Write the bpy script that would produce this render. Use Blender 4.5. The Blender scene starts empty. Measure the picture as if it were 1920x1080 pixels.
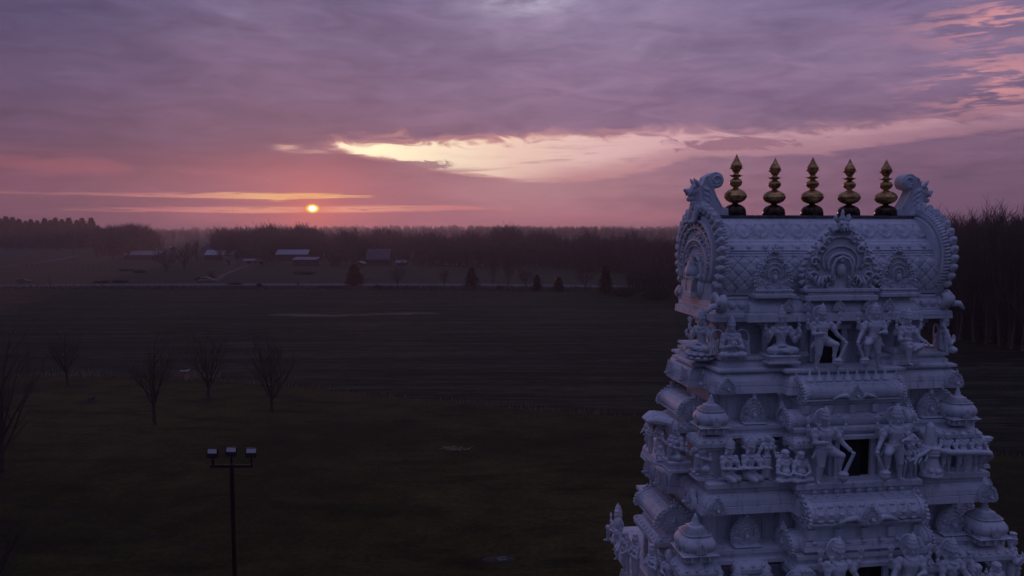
import bpy, math, random
import numpy as np
from mathutils import Vector, Matrix
R = math.radians
scene = bpy.context.scene
COL = scene.collection

# ------------------------------------------------------------------ camera
F_PX, CAM_H = 1478.0, 17.0
PITCH = math.atan(112 / F_PX)
cam_d = bpy.data.cameras.new("camera")
cam_d.sensor_width = 36; cam_d.lens = F_PX / 1920 * 36
cam_d.clip_start = 0.1; cam_d.clip_end = 20000
cam = bpy.data.objects.new("camera", cam_d); COL.objects.link(cam)
cam.location = (0, 0, CAM_H); cam.rotation_euler = (math.pi / 2 - PITCH, 0, 0)
scene.camera = cam
scene.view_settings.view_transform = 'Standard'; scene.view_settings.look = 'None'
scene.view_settings.exposure = 0.0; scene.view_settings.gamma = 1.0
scene.render.resolution_x = 1024; scene.render.resolution_y = 576
scene.cycles.volume_bounces = 0; scene.cycles.max_bounces = 5; scene.cycles.diffuse_bounces = 2
scene.cycles.volume_step_rate = 10

_cp, _sp = math.cos(PITCH), math.sin(PITCH)
def ray(px, py):
    x = (px - 960) / F_PX; u = (540 - py) / F_PX
    return Vector((x, _cp + u * _sp, -_sp + u * _cp))
def G(px, py, z=0.0):
    "where the photograph's line of sight meets the ground"
    r = ray(px, py); t = (z - CAM_H) / r.z
    return Vector((r.x * t, r.y * t, z))
def AE(px, py):
    r = ray(px, py).normalized()
    return math.degrees(math.atan2(r.x, r.y)), math.degrees(math.asin(r.z))
def lin(r, g, b):
    f = lambda c: (c / 255 / 12.92) if c <= 10 else ((c / 255 + .055) / 1.055) ** 2.4
    return (f(r), f(g), f(b), 1.0)

# ------------------------------------------------------------------ node helpers
class NT:
    "a little arithmetic on node sockets"
    def __init__(s, tree): s.t = tree; s.n = tree.nodes; s.l = tree.links
    def new(s, kind, **kw):
        o = s.n.new(kind)
        for k, v in kw.items(): setattr(o, k, v)
        return o
    def put(s, sock, v):
        if hasattr(v, 'is_output'): s.l.new(v, sock)
        elif v is not None: sock.default_value = v
    def m(s, op, a, b=None, c=None, clamp=False):
        o = s.new('ShaderNodeMath', operation=op, use_clamp=clamp)
        for i, v in enumerate((a, b, c)):
            if v is not None: s.put(o.inputs[i], v)
        return o.outputs[0]
    def add(s, a, b): return s.m('ADD', a, b)
    def sub(s, a, b): return s.m('SUBTRACT', a, b)
    def mul(s, a, b): return s.m('MULTIPLY', a, b)
    def div(s, a, b): return s.m('DIVIDE', a, b)
    def step(s, v, lo, hi, a=0.0, b=1.0):
        o = s.new('ShaderNodeMapRange', interpolation_type='SMOOTHSTEP')
        s.put(o.inputs['Value'], v)
        for k, x in (('From Min', lo), ('From Max', hi), ('To Min', a), ('To Max', b)): s.put(o.inputs[k], x)
        return o.outputs[0]
    def xyz(s, x, y, z):
        o = s.new('ShaderNodeCombineXYZ')
        for i, v in enumerate((x, y, z)): s.put(o.inputs[i], v)
        return o.outputs[0]
    def noise(s, vec, scale=1.0, detail=4.0, rough=.55, dist=0.0):
        o = s.new('ShaderNodeTexNoise')
        if vec is not None: s.l.new(vec, o.inputs['Vector'])
        o.inputs['Scale'].default_value = scale; o.inputs['Detail'].default_value = detail
        o.inputs['Roughness'].default_value = rough; o.inputs['Distortion'].default_value = dist
        return o.outputs[0]
    def mix(s, f, a, b, blend='MIX'):
        o = s.new('ShaderNodeMix', data_type='RGBA', blend_type=blend)
        s.put(o.inputs[0], f); s.put(o.inputs[6], a); s.put(o.inputs[7], b)
        return o.outputs[2]
    def ramp(s, v, stops, interp='EASE'):
        o = s.new('ShaderNodeValToRGB'); cr = o.color_ramp; cr.interpolation = interp
        while len(cr.elements) < len(stops): cr.elements.new(.5)
        for e, (p, c) in zip(cr.elements, stops): e.position = p; e.color = c
        s.put(o.inputs[0], v); return o.outputs[0]
    def curve(s, v, pts):
        "piecewise linear curve through pts (0..1, 0..1)"
        o = s.new('ShaderNodeFloatCurve'); c = o.mapping.curves[0]
        while len(c.points) < len(pts): c.points.new(.5, .5)
        for p, (x, y) in zip(c.points, pts): p.location = (x, y); p.handle_type = 'VECTOR'
        o.mapping.update(); s.put(o.inputs['Value'], v); return o.outputs[0]
    def gauss(s, dx, sx, dy, sy):
        q = s.add(s.m('POWER', s.div(dx, sx), 2.0), s.m('POWER', s.div(dy, sy), 2.0))
        return s.m('EXPONENT', s.mul(q, -1.0))

# ------------------------------------------------------------------ world: dusk sky under a cloud deck
SUN_AZ, SUN_EL = AE(586, 391)
world = bpy.data.worlds.new("World"); scene.world = world; world.use_nodes = True
w = NT(world.node_tree)
for n in list(w.n): w.n.remove(n)
tc = w.new('ShaderNodeTexCoord'); dirv = tc.outputs['Generated']
sep = w.new('ShaderNodeSeparateXYZ'); w.l.new(dirv, sep.inputs[0])
dx, dy, dz = sep.outputs
az = w.mul(w.m('ARCTAN2', dx, dy), 57.29578)
el = w.mul(w.m('ARCSINE', dz), 57.29578)
aN = w.m('DIVIDE', w.add(az, 36.0), 72.0, clamp=True)          # -36..36 degrees
nx = lambda px, py: (AE(px, py)[0] + 36) / 72
ny = lambda px, py: AE(px, py)[1] / 20
# noises: one on the cloud plane, one streaky near the horizon
inv = w.div(1.0, w.add(w.m('MAXIMUM', dz, 0.0), .10))
plane = w.xyz(w.mul(dx, inv), w.mul(dy, inv), 0.0)
nbig = w.noise(plane, 1.0, 5, .55, .4)
nmed = w.noise(plane, 2.6, 6, .6, .5)
streak = w.xyz(w.mul(az, .10), w.mul(el, .9), 1.7)
nst = w.noise(streak, 1.0, 6, .6, .3)
fine = w.xyz(w.mul(az, .35), w.mul(el, 2.6), 4.2)
nfine = w.noise(fine, 1.0, 6, .62, .5)
eN = w.m('DIVIDE', w.add(el, w.mul(w.sub(nst, .5), 2.2)), 20.0, clamp=True)
def deck(cols):
    return w.ramp(eN, [(e / 20, lin(*c)) for e, c in cols], 'LINEAR')
left = deck([(0, (84, 52, 72)), (1.2, (100, 62, 82)), (2.8, (108, 67, 89)), (4.2, (104, 68, 92)), (5.6, (92, 72, 101)), (9, (90, 77, 112)), (17, (66, 70, 106))])
lmid = deck([(0, (140, 84, 100)), (1.2, (150, 92, 108)), (2.8, (160, 98, 114)), (4.2, (132, 86, 108)), (5.6, (116, 88, 116)), (9, (112, 92, 126)), (17, (106, 99, 136))])
cmid = deck([(0, (142, 92, 106)), (1, (168, 108, 120)), (3, (166, 118, 134)), (5, (150, 114, 136)), (7, (140, 110, 140)), (11, (134, 113, 146)), (17, (136, 124, 158))])
rght = deck([(0, (106, 74, 98)), (3, (122, 90, 114)), (6, (128, 98, 126)), (10, (132, 110, 142)), (17, (118, 104, 142))])
base = w.mix(w.step(az, -30.0, -16.0), left, lmid)
base = w.mix(w.step(az, -12.0, 4.0), base, cmid)
base = w.mix(w.step(az, 8.0, 26.0), base, rght)
nmot = w.noise(w.xyz(w.mul(az, .085), w.mul(el, .34), 7.3), 1.0, 7, .62, .9)
shade = w.add(w.add(.22, w.mul(nbig, .58)), w.add(w.mul(nmed, .36), w.mul(nmot, .40)))
nm2 = w.noise(w.xyz(w.mul(az, .20), w.mul(el, .85), 1.3), 1.0, 6, .6, 1.0)
shade = w.add(w.add(shade, .10), w.mul(w.sub(nm2, .5), .95))
base = w.mix(w.step(nmot, .46, .66, 0, .35), base, w.mix(1.0, base, (1.22, 1.06, 1.02, 1), 'MULTIPLY'))
base = w.mix(1.0, base, w.xyz(shade, shade, w.add(w.mul(shade, .85), .15)), 'MULTIPLY')
# paler violet gaps high in the deck
gap = w.mul(w.gauss(w.sub(az, AE(990, 8)[0]), 3.0, w.sub(el, AE(1000, 0)[1]), 1.0), w.step(nmed, .42, .66))
base = w.mix(gap, base, lin(205, 198, 222))
gap = w.mul(w.gauss(w.sub(az, AE(470, 40)[0]), 4.5, w.sub(el, AE(470, 40)[1]), 1.0), w.step(nmed, .46, .7, 0, .5))
base = w.mix(gap, base, lin(140, 132, 165))
# pale pink air below the opening
base = w.mix(w.mul(w.gauss(w.sub(az, AE(1010, 0)[0]), 7.0, w.sub(el, AE(960, 352)[1]), 1.4), .55), base, lin(206, 152, 152))
base = w.mix(w.mul(w.gauss(w.sub(az, AE(1030, 0)[0]), 8.0, w.sub(el, AE(960, 412)[1]), .8), .5), base, lin(190, 118, 126))
# pink-lit puffs to the right
puff = w.step(w.add(nfine, w.mul(nmed, .8)), .84, 1.0)
reg = w.m('ADD', w.gauss(w.sub(az, AE(1880, 165)[0]), 4.2, w.sub(el, AE(1850, 158)[1]), 2.0),
          w.gauss(w.sub(az, AE(1900, 30)[0]), 4.4, w.sub(el, AE(1900, 30)[1]), 1.1), clamp=True)
base = w.mix(w.mul(w.mul(puff, reg), .95), base, lin(222, 152, 158))
# glow of the deck above the sun, and reddish streaks low on the left
glow = w.gauss(w.sub(az, SUN_AZ), 6.5, w.sub(el, SUN_EL + 1.6), 1.9)
base = w.mix(w.mul(glow, .50), base, lin(192, 104, 114))
ls = w.mul(w.gauss(w.sub(az, -28.0), 9.0, w.sub(el, 3.8), 1.0), w.step(nst, .45, .62))
base = w.mix(w.mul(ls, .6), base, lin(168, 92, 104))
# the long bright opening
nbil = w.noise(w.xyz(w.mul(az, .30), w.mul(el, 1.1), 6.6), 1.0, 6, .58, 1.2)
eW = w.add(el, w.mul(w.sub(nbil, .5), 2.4))
top_pts = [(560, 276), (600, 271), (640, 264), (760, 266), (900, 266), (975, 262), (1030, 254), (1100, 254), (1200, 254), (1300, 250), (1400, 252), (1500, 246), (1600, 238), (1760, 224), (1918, 212)]
bot_pts = [(560, 276), (600, 274), (640, 281), (690, 296), (740, 300), (800, 318), (870, 326), (960, 338), (1100, 340), (1200, 322), (1300, 294), (1420, 290), (1560, 285), (1700, 264), (1850, 246), (1918, 240)]
topE = w.mul(w.curve(aN, [(0, ny(560, 276))] + [(nx(*p), ny(*p)) for p in top_pts] + [(1, ny(1918, 212))]), 20.0)
botE = w.mul(w.curve(aN, [(0, ny(560, 276))] + [(nx(*p), ny(*p)) for p in bot_pts] + [(1, ny(1918, 238))]), 20.0)
dt = w.sub(topE, eW); db = w.sub(w.add(el, w.mul(w.sub(nfine, .5), 1.1)), botE)
inside_soft = w.mul(w.step(dt, -.75, .30), w.step(db, -.25, .15))
inside = w.mul(w.step(dt, -.12, .42), w.step(db, -.08, .28))
lowfade = w.step(az, AE(900, 0)[0], AE(1120, 0)[0])
inside = w.mul(inside, w.sub(1.0, w.mul(lowfade, w.mul(w.sub(1.0, w.step(db, .1, 1.7)), .92))))
rimc = w.ramp(aN, [(nx(560, 270), lin(215, 150, 150)), (nx(900, 260), lin(232, 160, 148)), (nx(1300, 250), lin(206, 150, 158)), (nx(1900, 220), lin(170, 124, 142))], 'LINEAR')
openc = w.ramp(aN, [(nx(560, 270), lin(205, 160, 160)), (nx(640, 280), (1.15, .98, .66, 1)), (nx(700, 280), (1.2, 1.08, .68, 1)), (nx(800, 280), (1.05, .90, .62, 1)),
                    (nx(960, 300), lin(243, 208, 186)), (nx(1100, 290), lin(230, 190, 182)), (nx(1250, 270), lin(216, 172, 174)), (nx(1450, 260), lin(200, 155, 164)),
                    (nx(1700, 240), lin(196, 150, 160)), (nx(1900, 225), lin(182, 140, 154))], 'LINEAR')
fadeL = w.step(az, AE(565, 0)[0], AE(640, 0)[0])
fadeR = w.sub(1.0, w.step(az, 34.0, 40.0))
base = w.mix(w.mul(w.mul(w.mul(inside_soft, fadeL), fadeR), .75), base, rimc)
base = w.mix(w.mul(w.mul(inside, fadeL), fadeR), base, w.mix(1.0, openc, (1.22, 1.22, 1.24, 1), 'MULTIPLY'))
# dark wisps hanging into the opening
fw = w.noise(w.xyz(w.mul(az, .55), w.add(w.mul(el, 2.2), w.mul(az, .35)), 9.1), 1.0, 6, .6, .8)
reg = w.m('ADD', w.gauss(w.sub(az, AE(785, 308)[0]), 3.0, w.sub(el, AE(785, 309)[1]), .42), w.gauss(w.sub(az, AE(1370, 278)[0]), 5.0, w.sub(el, AE(1370, 270)[1]), .62), clamp=True)
wsp = w.step(w.add(w.mul(reg, .50), w.mul(fw, .95)), .68, .84)
base = w.mix(w.mul(wsp, w.step(reg, .02, .3, 0, .9)), base, w.mix(w.step(az, -8.0, 8.0), lin(150, 104, 122), lin(158, 112, 132)))
# faint thin cloud drifting through the pale gap
thin = w.noise(w.xyz(w.mul(az, .16), w.add(w.mul(el, 1.9), w.mul(az, -.05)), 3.9), 1.0, 7, .64, .9)
tr_ = w.gauss(w.sub(az, AE(1130, 0)[0]), 8.5, w.sub(el, AE(960, 305)[1]), 1.35)
base = w.mix(w.mul(w.mul(w.step(thin, .50, .66), tr_), .70), base, lin(186, 136, 146))
tr_ = w.gauss(w.sub(az, AE(820, 0)[0]), 4.5, w.sub(el, AE(900, 326)[1]), .45)
base = w.mix(w.mul(w.mul(w.step(thin, .42, .56), tr_), .9), base, lin(168, 116, 130))
# two small bright rents left of it
for (px, py, sx, sy, k) in ((538, 276, .7, .16, .8), (592, 283, 1.0, .13, .45)):
    g = w.gauss(w.sub(az, AE(px, py)[0]), sx, w.sub(w.add(el, w.mul(w.sub(nfine, .5), 1.1)), AE(px, py)[1]), sy)
    base = w.mix(w.mul(g, k), base, lin(240, 190, 172))
# low streaks of clear sky at the sun
near = w.gauss(w.sub(az, SUN_AZ), 5.5, w.sub(el, SUN_EL), 6.0)
nstr = w.noise(w.xyz(w.mul(az, .16), w.mul(el, 5.0), 2.3), 1.0, 5, .6, .6)
nrag = w.noise(w.xyz(w.mul(az, .28), w.mul(el, 7.0), 5.3), 1.0, 5, .65, .8)
def streakband(pts, amp):
    c = w.mul(w.curve(aN, [(0, ny(*pts[0][:2]))] + [(nx(a, b), ny(a, b)) for a, b, t in pts] + [(1, ny(*pts[-1][:2]))]), 20.0)
    th = w.curve(aN, [(0, .5)] + [(nx(a, b), .5 + t / F_PX * 57.3) for a, b, t in pts] + [(1, .45)])
    d = w.m('ABSOLUTE', w.sub(w.add(el, w.mul(w.sub(nstr, .5), amp)), c))
    return w.mul(w.step(w.sub(w.sub(th, .5), d), -.06, .09), w.step(nrag, .30, .52))
sB = streakband([(1, 361, 1.5), (200, 364, 2.5), (360, 366, 5), (430, 366, 6), (520, 370, 7), (590, 368, 6), (640, 367, 3), (700, 368, 1), (730, 368, -8)], .6)
sC = streakband([(60, 388, -8), (120, 392, 2), (300, 393, 5), (500, 393, 6), (700, 392, 6), (800, 390, 6), (880, 390, 4), (960, 392, 1), (1040, 392, -8)], .34)
colB = w.mix(near, lin(225, 142, 130), (1.4, .85, .24, 1))
colC = w.mix(near, lin(214, 124, 124), (1.3, .62, .30, 1))
farL = w.step(az, AE(0, 0)[0], AE(420, 0)[0], .35, 1.0)
base = w.mix(w.mul(sB, farL), base, colB)
base = w.mix(w.mul(sC, w.mul(farL, .9)), base, colC)
# murk just above the skyline
murk = w.sub(1.0, w.step(el, -.2, 1.0))
base = w.mix(w.mul(murk, .55), base, w.ramp(aN, [(nx(0, 430), lin(104, 66, 88)), (nx(400, 430), lin(122, 74, 94)), (nx(600, 430), lin(176, 100, 108)), (nx(1000, 430), lin(160, 100, 114)), (nx(1500, 430), lin(130, 86, 106)), (nx(1900, 430), lin(106, 74, 98))], 'LINEAR'))
lift = w.sub(1.22, w.step(el, .2, 6.0, 0, .19))
base = w.mix(1.0, base, w.xyz(lift, lift, lift), 'MULTIPLY')
# the rest of the hemisphere: dim blue evening-like dome away from the sun
up = w.step(el, 16.0, 55.0)
behind = w.step(w.m('ABSOLUTE', az), 38.0, 95.0)
dome = w.mix(w.step(el, 0.0, 70.0), lin(49, 53, 84), lin(116, 117, 166))
base = w.mix(w.m('MAXIMUM', up, behind), base, dome)
# below the horizon
base = w.mix(w.sub(1.0, w.step(dz, -.02, .0)), base, lin(52, 40, 52))
# the sun itself: a flattened disc with a yellow edge and a close warm glow
ds = w.m('SQRT', w.add(w.m('POWER', w.sub(az, SUN_AZ), 2.0), w.m('POWER', w.mul(w.sub(el, SUN_EL), 1.45), 2.0)))
halo = w.m('EXPONENT', w.mul(ds, -.58))
base = w.mix(w.mul(halo, .9), base, (1.05, .20, .11, 1))
ray2 = w.gauss(w.sub(az, SUN_AZ), 6.0, w.sub(el, SUN_EL - .6), .8)
base = w.mix(w.mul(ray2, .30), base, lin(255, 120, 110))
base = w.mix(w.sub(1.0, w.step(ds, .32, .54)), base, (1.9, 1.15, .02, 1))
base = w.mix(w.sub(1.0, w.step(ds, .17, .30)), base, (7.0, 6.4, 4.6, 1))
sky = w.new('ShaderNodeTexSky', sky_type='NISHITA'); sky.sun_disc = False
sky.sun_elevation = R(SUN_EL); sky.sun_rotation = R(SUN_AZ); sky.dust_density = 3.0
bg1 = w.new('ShaderNodeBackground'); w.l.new(sky.outputs[0], bg1.inputs[0]); bg1.inputs[1].default_value = .004
bg2 = w.new('ShaderNodeBackground'); w.l.new(base, bg2.inputs[0]); bg2.inputs[1].default_value = 1.0
sh = w.new('ShaderNodeAddShader'); w.l.new(bg1.outputs[0], sh.inputs[0]); w.l.new(bg2.outputs[0], sh.inputs[1])
out = w.new('ShaderNodeOutputWorld'); w.l.new(sh.outputs[0], out.inputs[0])

# ------------------------------------------------------------------ the low sun
sl = bpy.data.lights.new("sun", 'SUN'); sl.energy = .65; sl.angle = R(.6); sl.color = (1.0, .42, .36)
sun = bpy.data.objects.new("sun", sl); COL.objects.link(sun)
sun.rotation_euler = (R(90 - SUN_EL), 0, R(180 - SUN_AZ)); sun.location = (0, 0, 60)

# ------------------------------------------------------------------ object helpers
def tag(o, label=None, cat=None, group=None, kind=None):
    if label: o['label'] = label
    if cat: o['category'] = cat
    if group: o['group'] = group
    if kind: o['kind'] = kind
    return o
def empty(name, loc=(0, 0, 0), rz=0.0, label=None, cat=None, group=None):
    o = bpy.data.objects.new(name, None); COL.objects.link(o); o.empty_display_size = .3
    o.location = loc; o.rotation_euler = (0, 0, rz)
    return tag(o, label, cat, group)
def copy_tree(o, parent=None):
    c = o.copy(); COL.objects.link(c); c.parent = parent
    for ch in list(o.children): copy_tree(ch, c)
    return c

class MB:
    "collects shapes, then links them as ONE mesh object"
    def __init__(s): s.v = []; s.f = []; s.M = Matrix.Identity(4); s.smooth = []
    def raw(s, vs, fs, smooth=False):
        b = len(s.v); M = s.M
        s.v += [tuple(M @ Vector(p)) for p in vs]
        s.f += [tuple(i + b for i in f) for f in fs]; s.smooth += [smooth] * len(fs)
        return s
    def box(s, cx, cy, cz, sx, sy, sz, bev=0.0):
        x, y, z = sx / 2, sy / 2, sz / 2
        if bev:
            b = min(bev, x * .9, y * .9, z * .9)
            return s.loft([(cx, cy, cz - z, x - b, y - b), (cx, cy, cz - z + b, x, y), (cx, cy, cz + z - b, x, y), (cx, cy, cz + z, x - b, y - b)])
        vs = [(cx + a * x, cy + b * y, cz + c * z) for c in (-1, 1) for b in (-1, 1) for a in (-1, 1)]
        return s.raw(vs, [(0, 2, 3, 1), (4, 5, 7, 6), (0, 1, 5, 4), (2, 6, 7, 3), (0, 4, 6, 2), (1, 3, 7, 5)])
    def loft(s, rects):
        "stack of rectangles (cx, cy, z, hx, hy) joined bottom to top"
        vs = []; fs = []
        for (cx, cy, z, hx, hy) in rects:
            vs += [(cx - hx, cy - hy, z), (cx + hx, cy - hy, z), (cx + hx, cy + hy, z), (cx - hx, cy + hy, z)]
        for k in range(len(rects) - 1):
            for i in range(4):
                j = (i + 1) % 4; fs.append((4 * k + i, 4 * k + j, 4 * k + 4 + j, 4 * k + 4 + i))
        n = 4 * (len(rects) - 1); fs.append((3, 2, 1, 0)); fs.append((n, n + 1, n + 2, n + 3))
        return s.raw(vs, fs)
    def prism(s, poly, axis, a, b):
        "poly (u, v) pushed along axis from a to b; axis 'x': (u,v)=(y,z); 'y': (x,z); 'z': (x,y)"
        n = len(poly)
        def P(u, v, t): return (t, u, v) if axis == 'x' else ((u, t, v) if axis == 'y' else (u, v, t))
        vs = [P(u, v, a) for u, v in poly] + [P(u, v, b) for u, v in poly]
        fs = [(i, (i + 1) % n, n + (i + 1) % n, n + i) for i in range(n)] + [tuple(range(n))[::-1], tuple(range(n, 2 * n))]
        return s.raw(vs, fs)
    def lathe(s, prof, c=(0, 0, 0), seg=16, sq=0.0, sx=1.0, sy=1.0, smooth=True):
        "prof (r, z) turned about z; sq>0 squares the plan off"
        vs = []; fs = []; n = len(prof)
        for (r, z) in prof:
            for k in range(seg):
                t = 2 * math.pi * (k + .5) / seg; a, b = math.cos(t), math.sin(t)
                if sq:
                    q = (abs(a) ** sq + abs(b) ** sq) ** (-1 / sq); a *= q; b *= q
                vs.append((c[0] + r * a * sx, c[1] + r * b * sy, c[2] + z))
        for i in range(n - 1):
            for k in range(seg):
                j = (k + 1) % seg; fs.append((i * seg + k, i * seg + j, (i + 1) * seg + j, (i + 1) * seg + k))
        fs.append(tuple(range(seg))[::-1]); fs.append(tuple(range((n - 1) * seg, n * seg)))
        return s.raw(vs, fs, smooth)
    def ball(s, c, r, seg=8, rings=6):
        if not hasattr(r, '__len__'): r = (r, r, r)
        vs = [(c[0], c[1], c[2] - r[2])]; fs = []
        for i in range(1, rings):
            p = math.pi * i / rings
            for k in range(seg):
                t = 2 * math.pi * k / seg
                vs.append((c[0] + r[0] * math.sin(p) * math.cos(t), c[1] + r[1] * math.sin(p) * math.sin(t), c[2] - r[2] * math.cos(p)))
        vs.append((c[0], c[1], c[2] + r[2])); L = len(vs) - 1
        for k in range(seg):
            j = (k + 1) % seg; fs.append((0, 1 + j, 1 + k)); fs.append((L, L - seg + k, L - seg + j))
            for i in range(rings - 2):
                a = 1 + i * seg; fs.append((a + k, a + j, a + seg + j, a + seg + k))
        return s.raw(vs, fs, True)
    def tube(s, pts, rad, seg=6, cap=True, flat=1.0):
        "tube along pts; rad one number or one per point"
        pts = [Vector(p) for p in pts]; n = len(pts)
        if not hasattr(rad, '__len__'): rad = [rad] * n
        vs = []; fs = []; ref = None
        for i, p in enumerate(pts):
            d = (pts[min(i + 1, n - 1)] - pts[max(i - 1, 0)])
            d = d.normalized() if d.length > 1e-9 else Vector((0, 0, 1))
            if ref is None: ref = Vector((1, 0, 0)) if abs(d.x) < .8 else Vector((0, 1, 0))
            a = (ref - d * ref.dot(d)).normalized(); b = d.cross(a); ref = a
            for k in range(seg):
                t = 2 * math.pi * k / seg
                vs.append(p + a * (math.cos(t) * rad[i]) + b * (math.sin(t) * rad[i] * flat))
        for i in range(n - 1):
            for k in range(seg):
                j = (k + 1) % seg; fs.append((i * seg + k, i * seg + j, (i + 1) * seg + j, (i + 1) * seg + k))
        if cap: fs.append(tuple(range(seg))[::-1]); fs.append(tuple(range((n - 1) * seg, n * seg)))
        return s.raw([tuple(v) for v in vs], fs, True)
    def cap(s, a, b, ra, rb=None, seg=8):
        "tapered limb with round ends"
        rb = ra if rb is None else rb; a = Vector(a); b = Vector(b); d = b - a; L = d.length
        if L < 1e-6: return s.ball(a, ra)
        d /= L; P = []; Q = []
        for t in (-1, -.8, -.45): P.append(a + d * ra * t); Q.append(ra * math.sqrt(max(1 - t * t, .0004)))
        P.append(a); Q.append(ra); P.append(b); Q.append(rb)
        for t in (.45, .8, 1): P.append(b + d * rb * t); Q.append(rb * math.sqrt(max(1 - t * t, .0004)))
        return s.tube(P, Q, seg)
    def grid(s, fn, nu, nv, smooth=True):
        vs = [fn(i / nu, j / nv) for i in range(nu + 1) for j in range(nv + 1)]
        fs = [(i * (nv + 1) + j, (i + 1) * (nv + 1) + j, (i + 1) * (nv + 1) + j + 1, i * (nv + 1) + j + 1) for i in range(nu) for j in range(nv)]
        return s.raw(vs, fs, smooth)
    def sweep(s, plan, prof, smooth=False):
        "moulding: prof (outward offset, z) carried round a closed right-angled plan (counter-clockwise)"
        n = len(plan); vs = []; fs = []
        def offs(o):
            res = []
            for i in range(n):
                p0, p1, p2 = plan[i - 1], plan[i], plan[(i + 1) % n]
                d1 = Vector((p1[0] - p0[0], p1[1] - p0[1])).normalized(); d2 = Vector((p2[0] - p1[0], p2[1] - p1[1])).normalized()
                n1 = Vector((d1.y, -d1.x)); n2 = Vector((d2.y, -d2.x))
                m = n1 + n2 if abs(n1.dot(n2)) < .9 else n1
                res.append((p1[0] + m.x * o, p1[1] + m.y * o))
            return res
        for (o, z) in prof: vs += [(x, y, z) for x, y in offs(o)]
        for k in range(len(prof) - 1):
            for i in range(n):
                j = (i + 1) % n; fs.append((k * n + i, k * n + j, (k + 1) * n + j, (k + 1) * n + i))
        fs.append(tuple(range(n))[::-1]); m = (len(prof) - 1) * n; fs.append(tuple(range(m, m + n)))
        return s.raw(vs, fs, smooth)
    def add(s, other, M):
        b = len(s.v); M = s.M @ M
        s.v += [tuple(M @ Vector(p)) for p in other.v]
        s.f += [tuple(i + b for i in f) for f in other.f]; s.smooth += other.smooth
        return s
    def mesh(s, name, mat=None):
        me = bpy.data.meshes.new(name); me.from_pydata(s.v, [], s.f)
        me.polygons.foreach_set('use_smooth', s.smooth)
        if mat: me.materials.append(mat)
        me.update(); return me
    def build(s, name, mat, parent=None, loc=(0, 0, 0), rz=0.0):
        o = bpy.data.objects.new(name, s.mesh(name, mat)); COL.objects.link(o)
        o.location = loc; o.rotation_euler = (0, 0, rz)
        if parent: o.parent = parent
        return o
def inst(name, me, parent=None, loc=(0, 0, 0), rz=0.0, sc=1.0):
    o = bpy.data.objects.new(name, me); COL.objects.link(o)
    o.location = loc; o.rotation_euler = (0, 0, rz); o.scale = sc if hasattr(sc, '__len__') else (sc, sc, sc)
    if parent: o.parent = parent
    return o
T = Matrix.Translation
def RZ(a): return Matrix.Rotation(a, 4, 'Z')
def S3(x, y, z): return Matrix.Diagonal((x, y, z, 1))

# ------------------------------------------------------------------ materials
def material(name, color, rough=.8, metal=0.0, var=.2, scale=3.0, bump=0.0, bscale=20.0, spec=.3, coords='Object', stretch=(1, 1, 1), col2=None, detail=5):
    m = bpy.data.materials.new(name); m.use_nodes = True; t = NT(m.node_tree)
    b = t.n['Principled BSDF']; b.inputs['Roughness'].default_value = rough; b.inputs['Metallic'].default_value = metal
    b.inputs['Specular IOR Level'].default_value = spec
    tc = t.new('ShaderNodeTexCoord'); mp = t.new('ShaderNodeMapping'); mp.inputs['Scale'].default_value = stretch
    t.l.new(tc.outputs[coords], mp.inputs[0]); vec = mp.outputs[0]
    n = t.noise(vec, scale, detail, .6)
    c = tuple(color) + (1.0,) if len(color) == 3 else color
    c2 = (tuple(col2) + (1.0,)) if col2 else tuple(min(1, x * (1 + var)) for x in c[:3]) + (1.0,)
    c1 = tuple(x * (1 - var) for x in c[:3]) + (1.0,) if not col2 else c
    t.l.new(t.mix(t.step(n, .35, .65), c1, c2), b.inputs['Base Color'])
    if bump:
        bp = t.new('ShaderNodeBump'); bp.inputs['Strength'].default_value = bump; bp.inputs['Distance'].default_value = .02
        t.l.new(t.noise(vec, bscale, 4, .6), bp.inputs['Height']); t.l.new(bp.outputs[0], b.inputs['Normal'])
    return m

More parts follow.
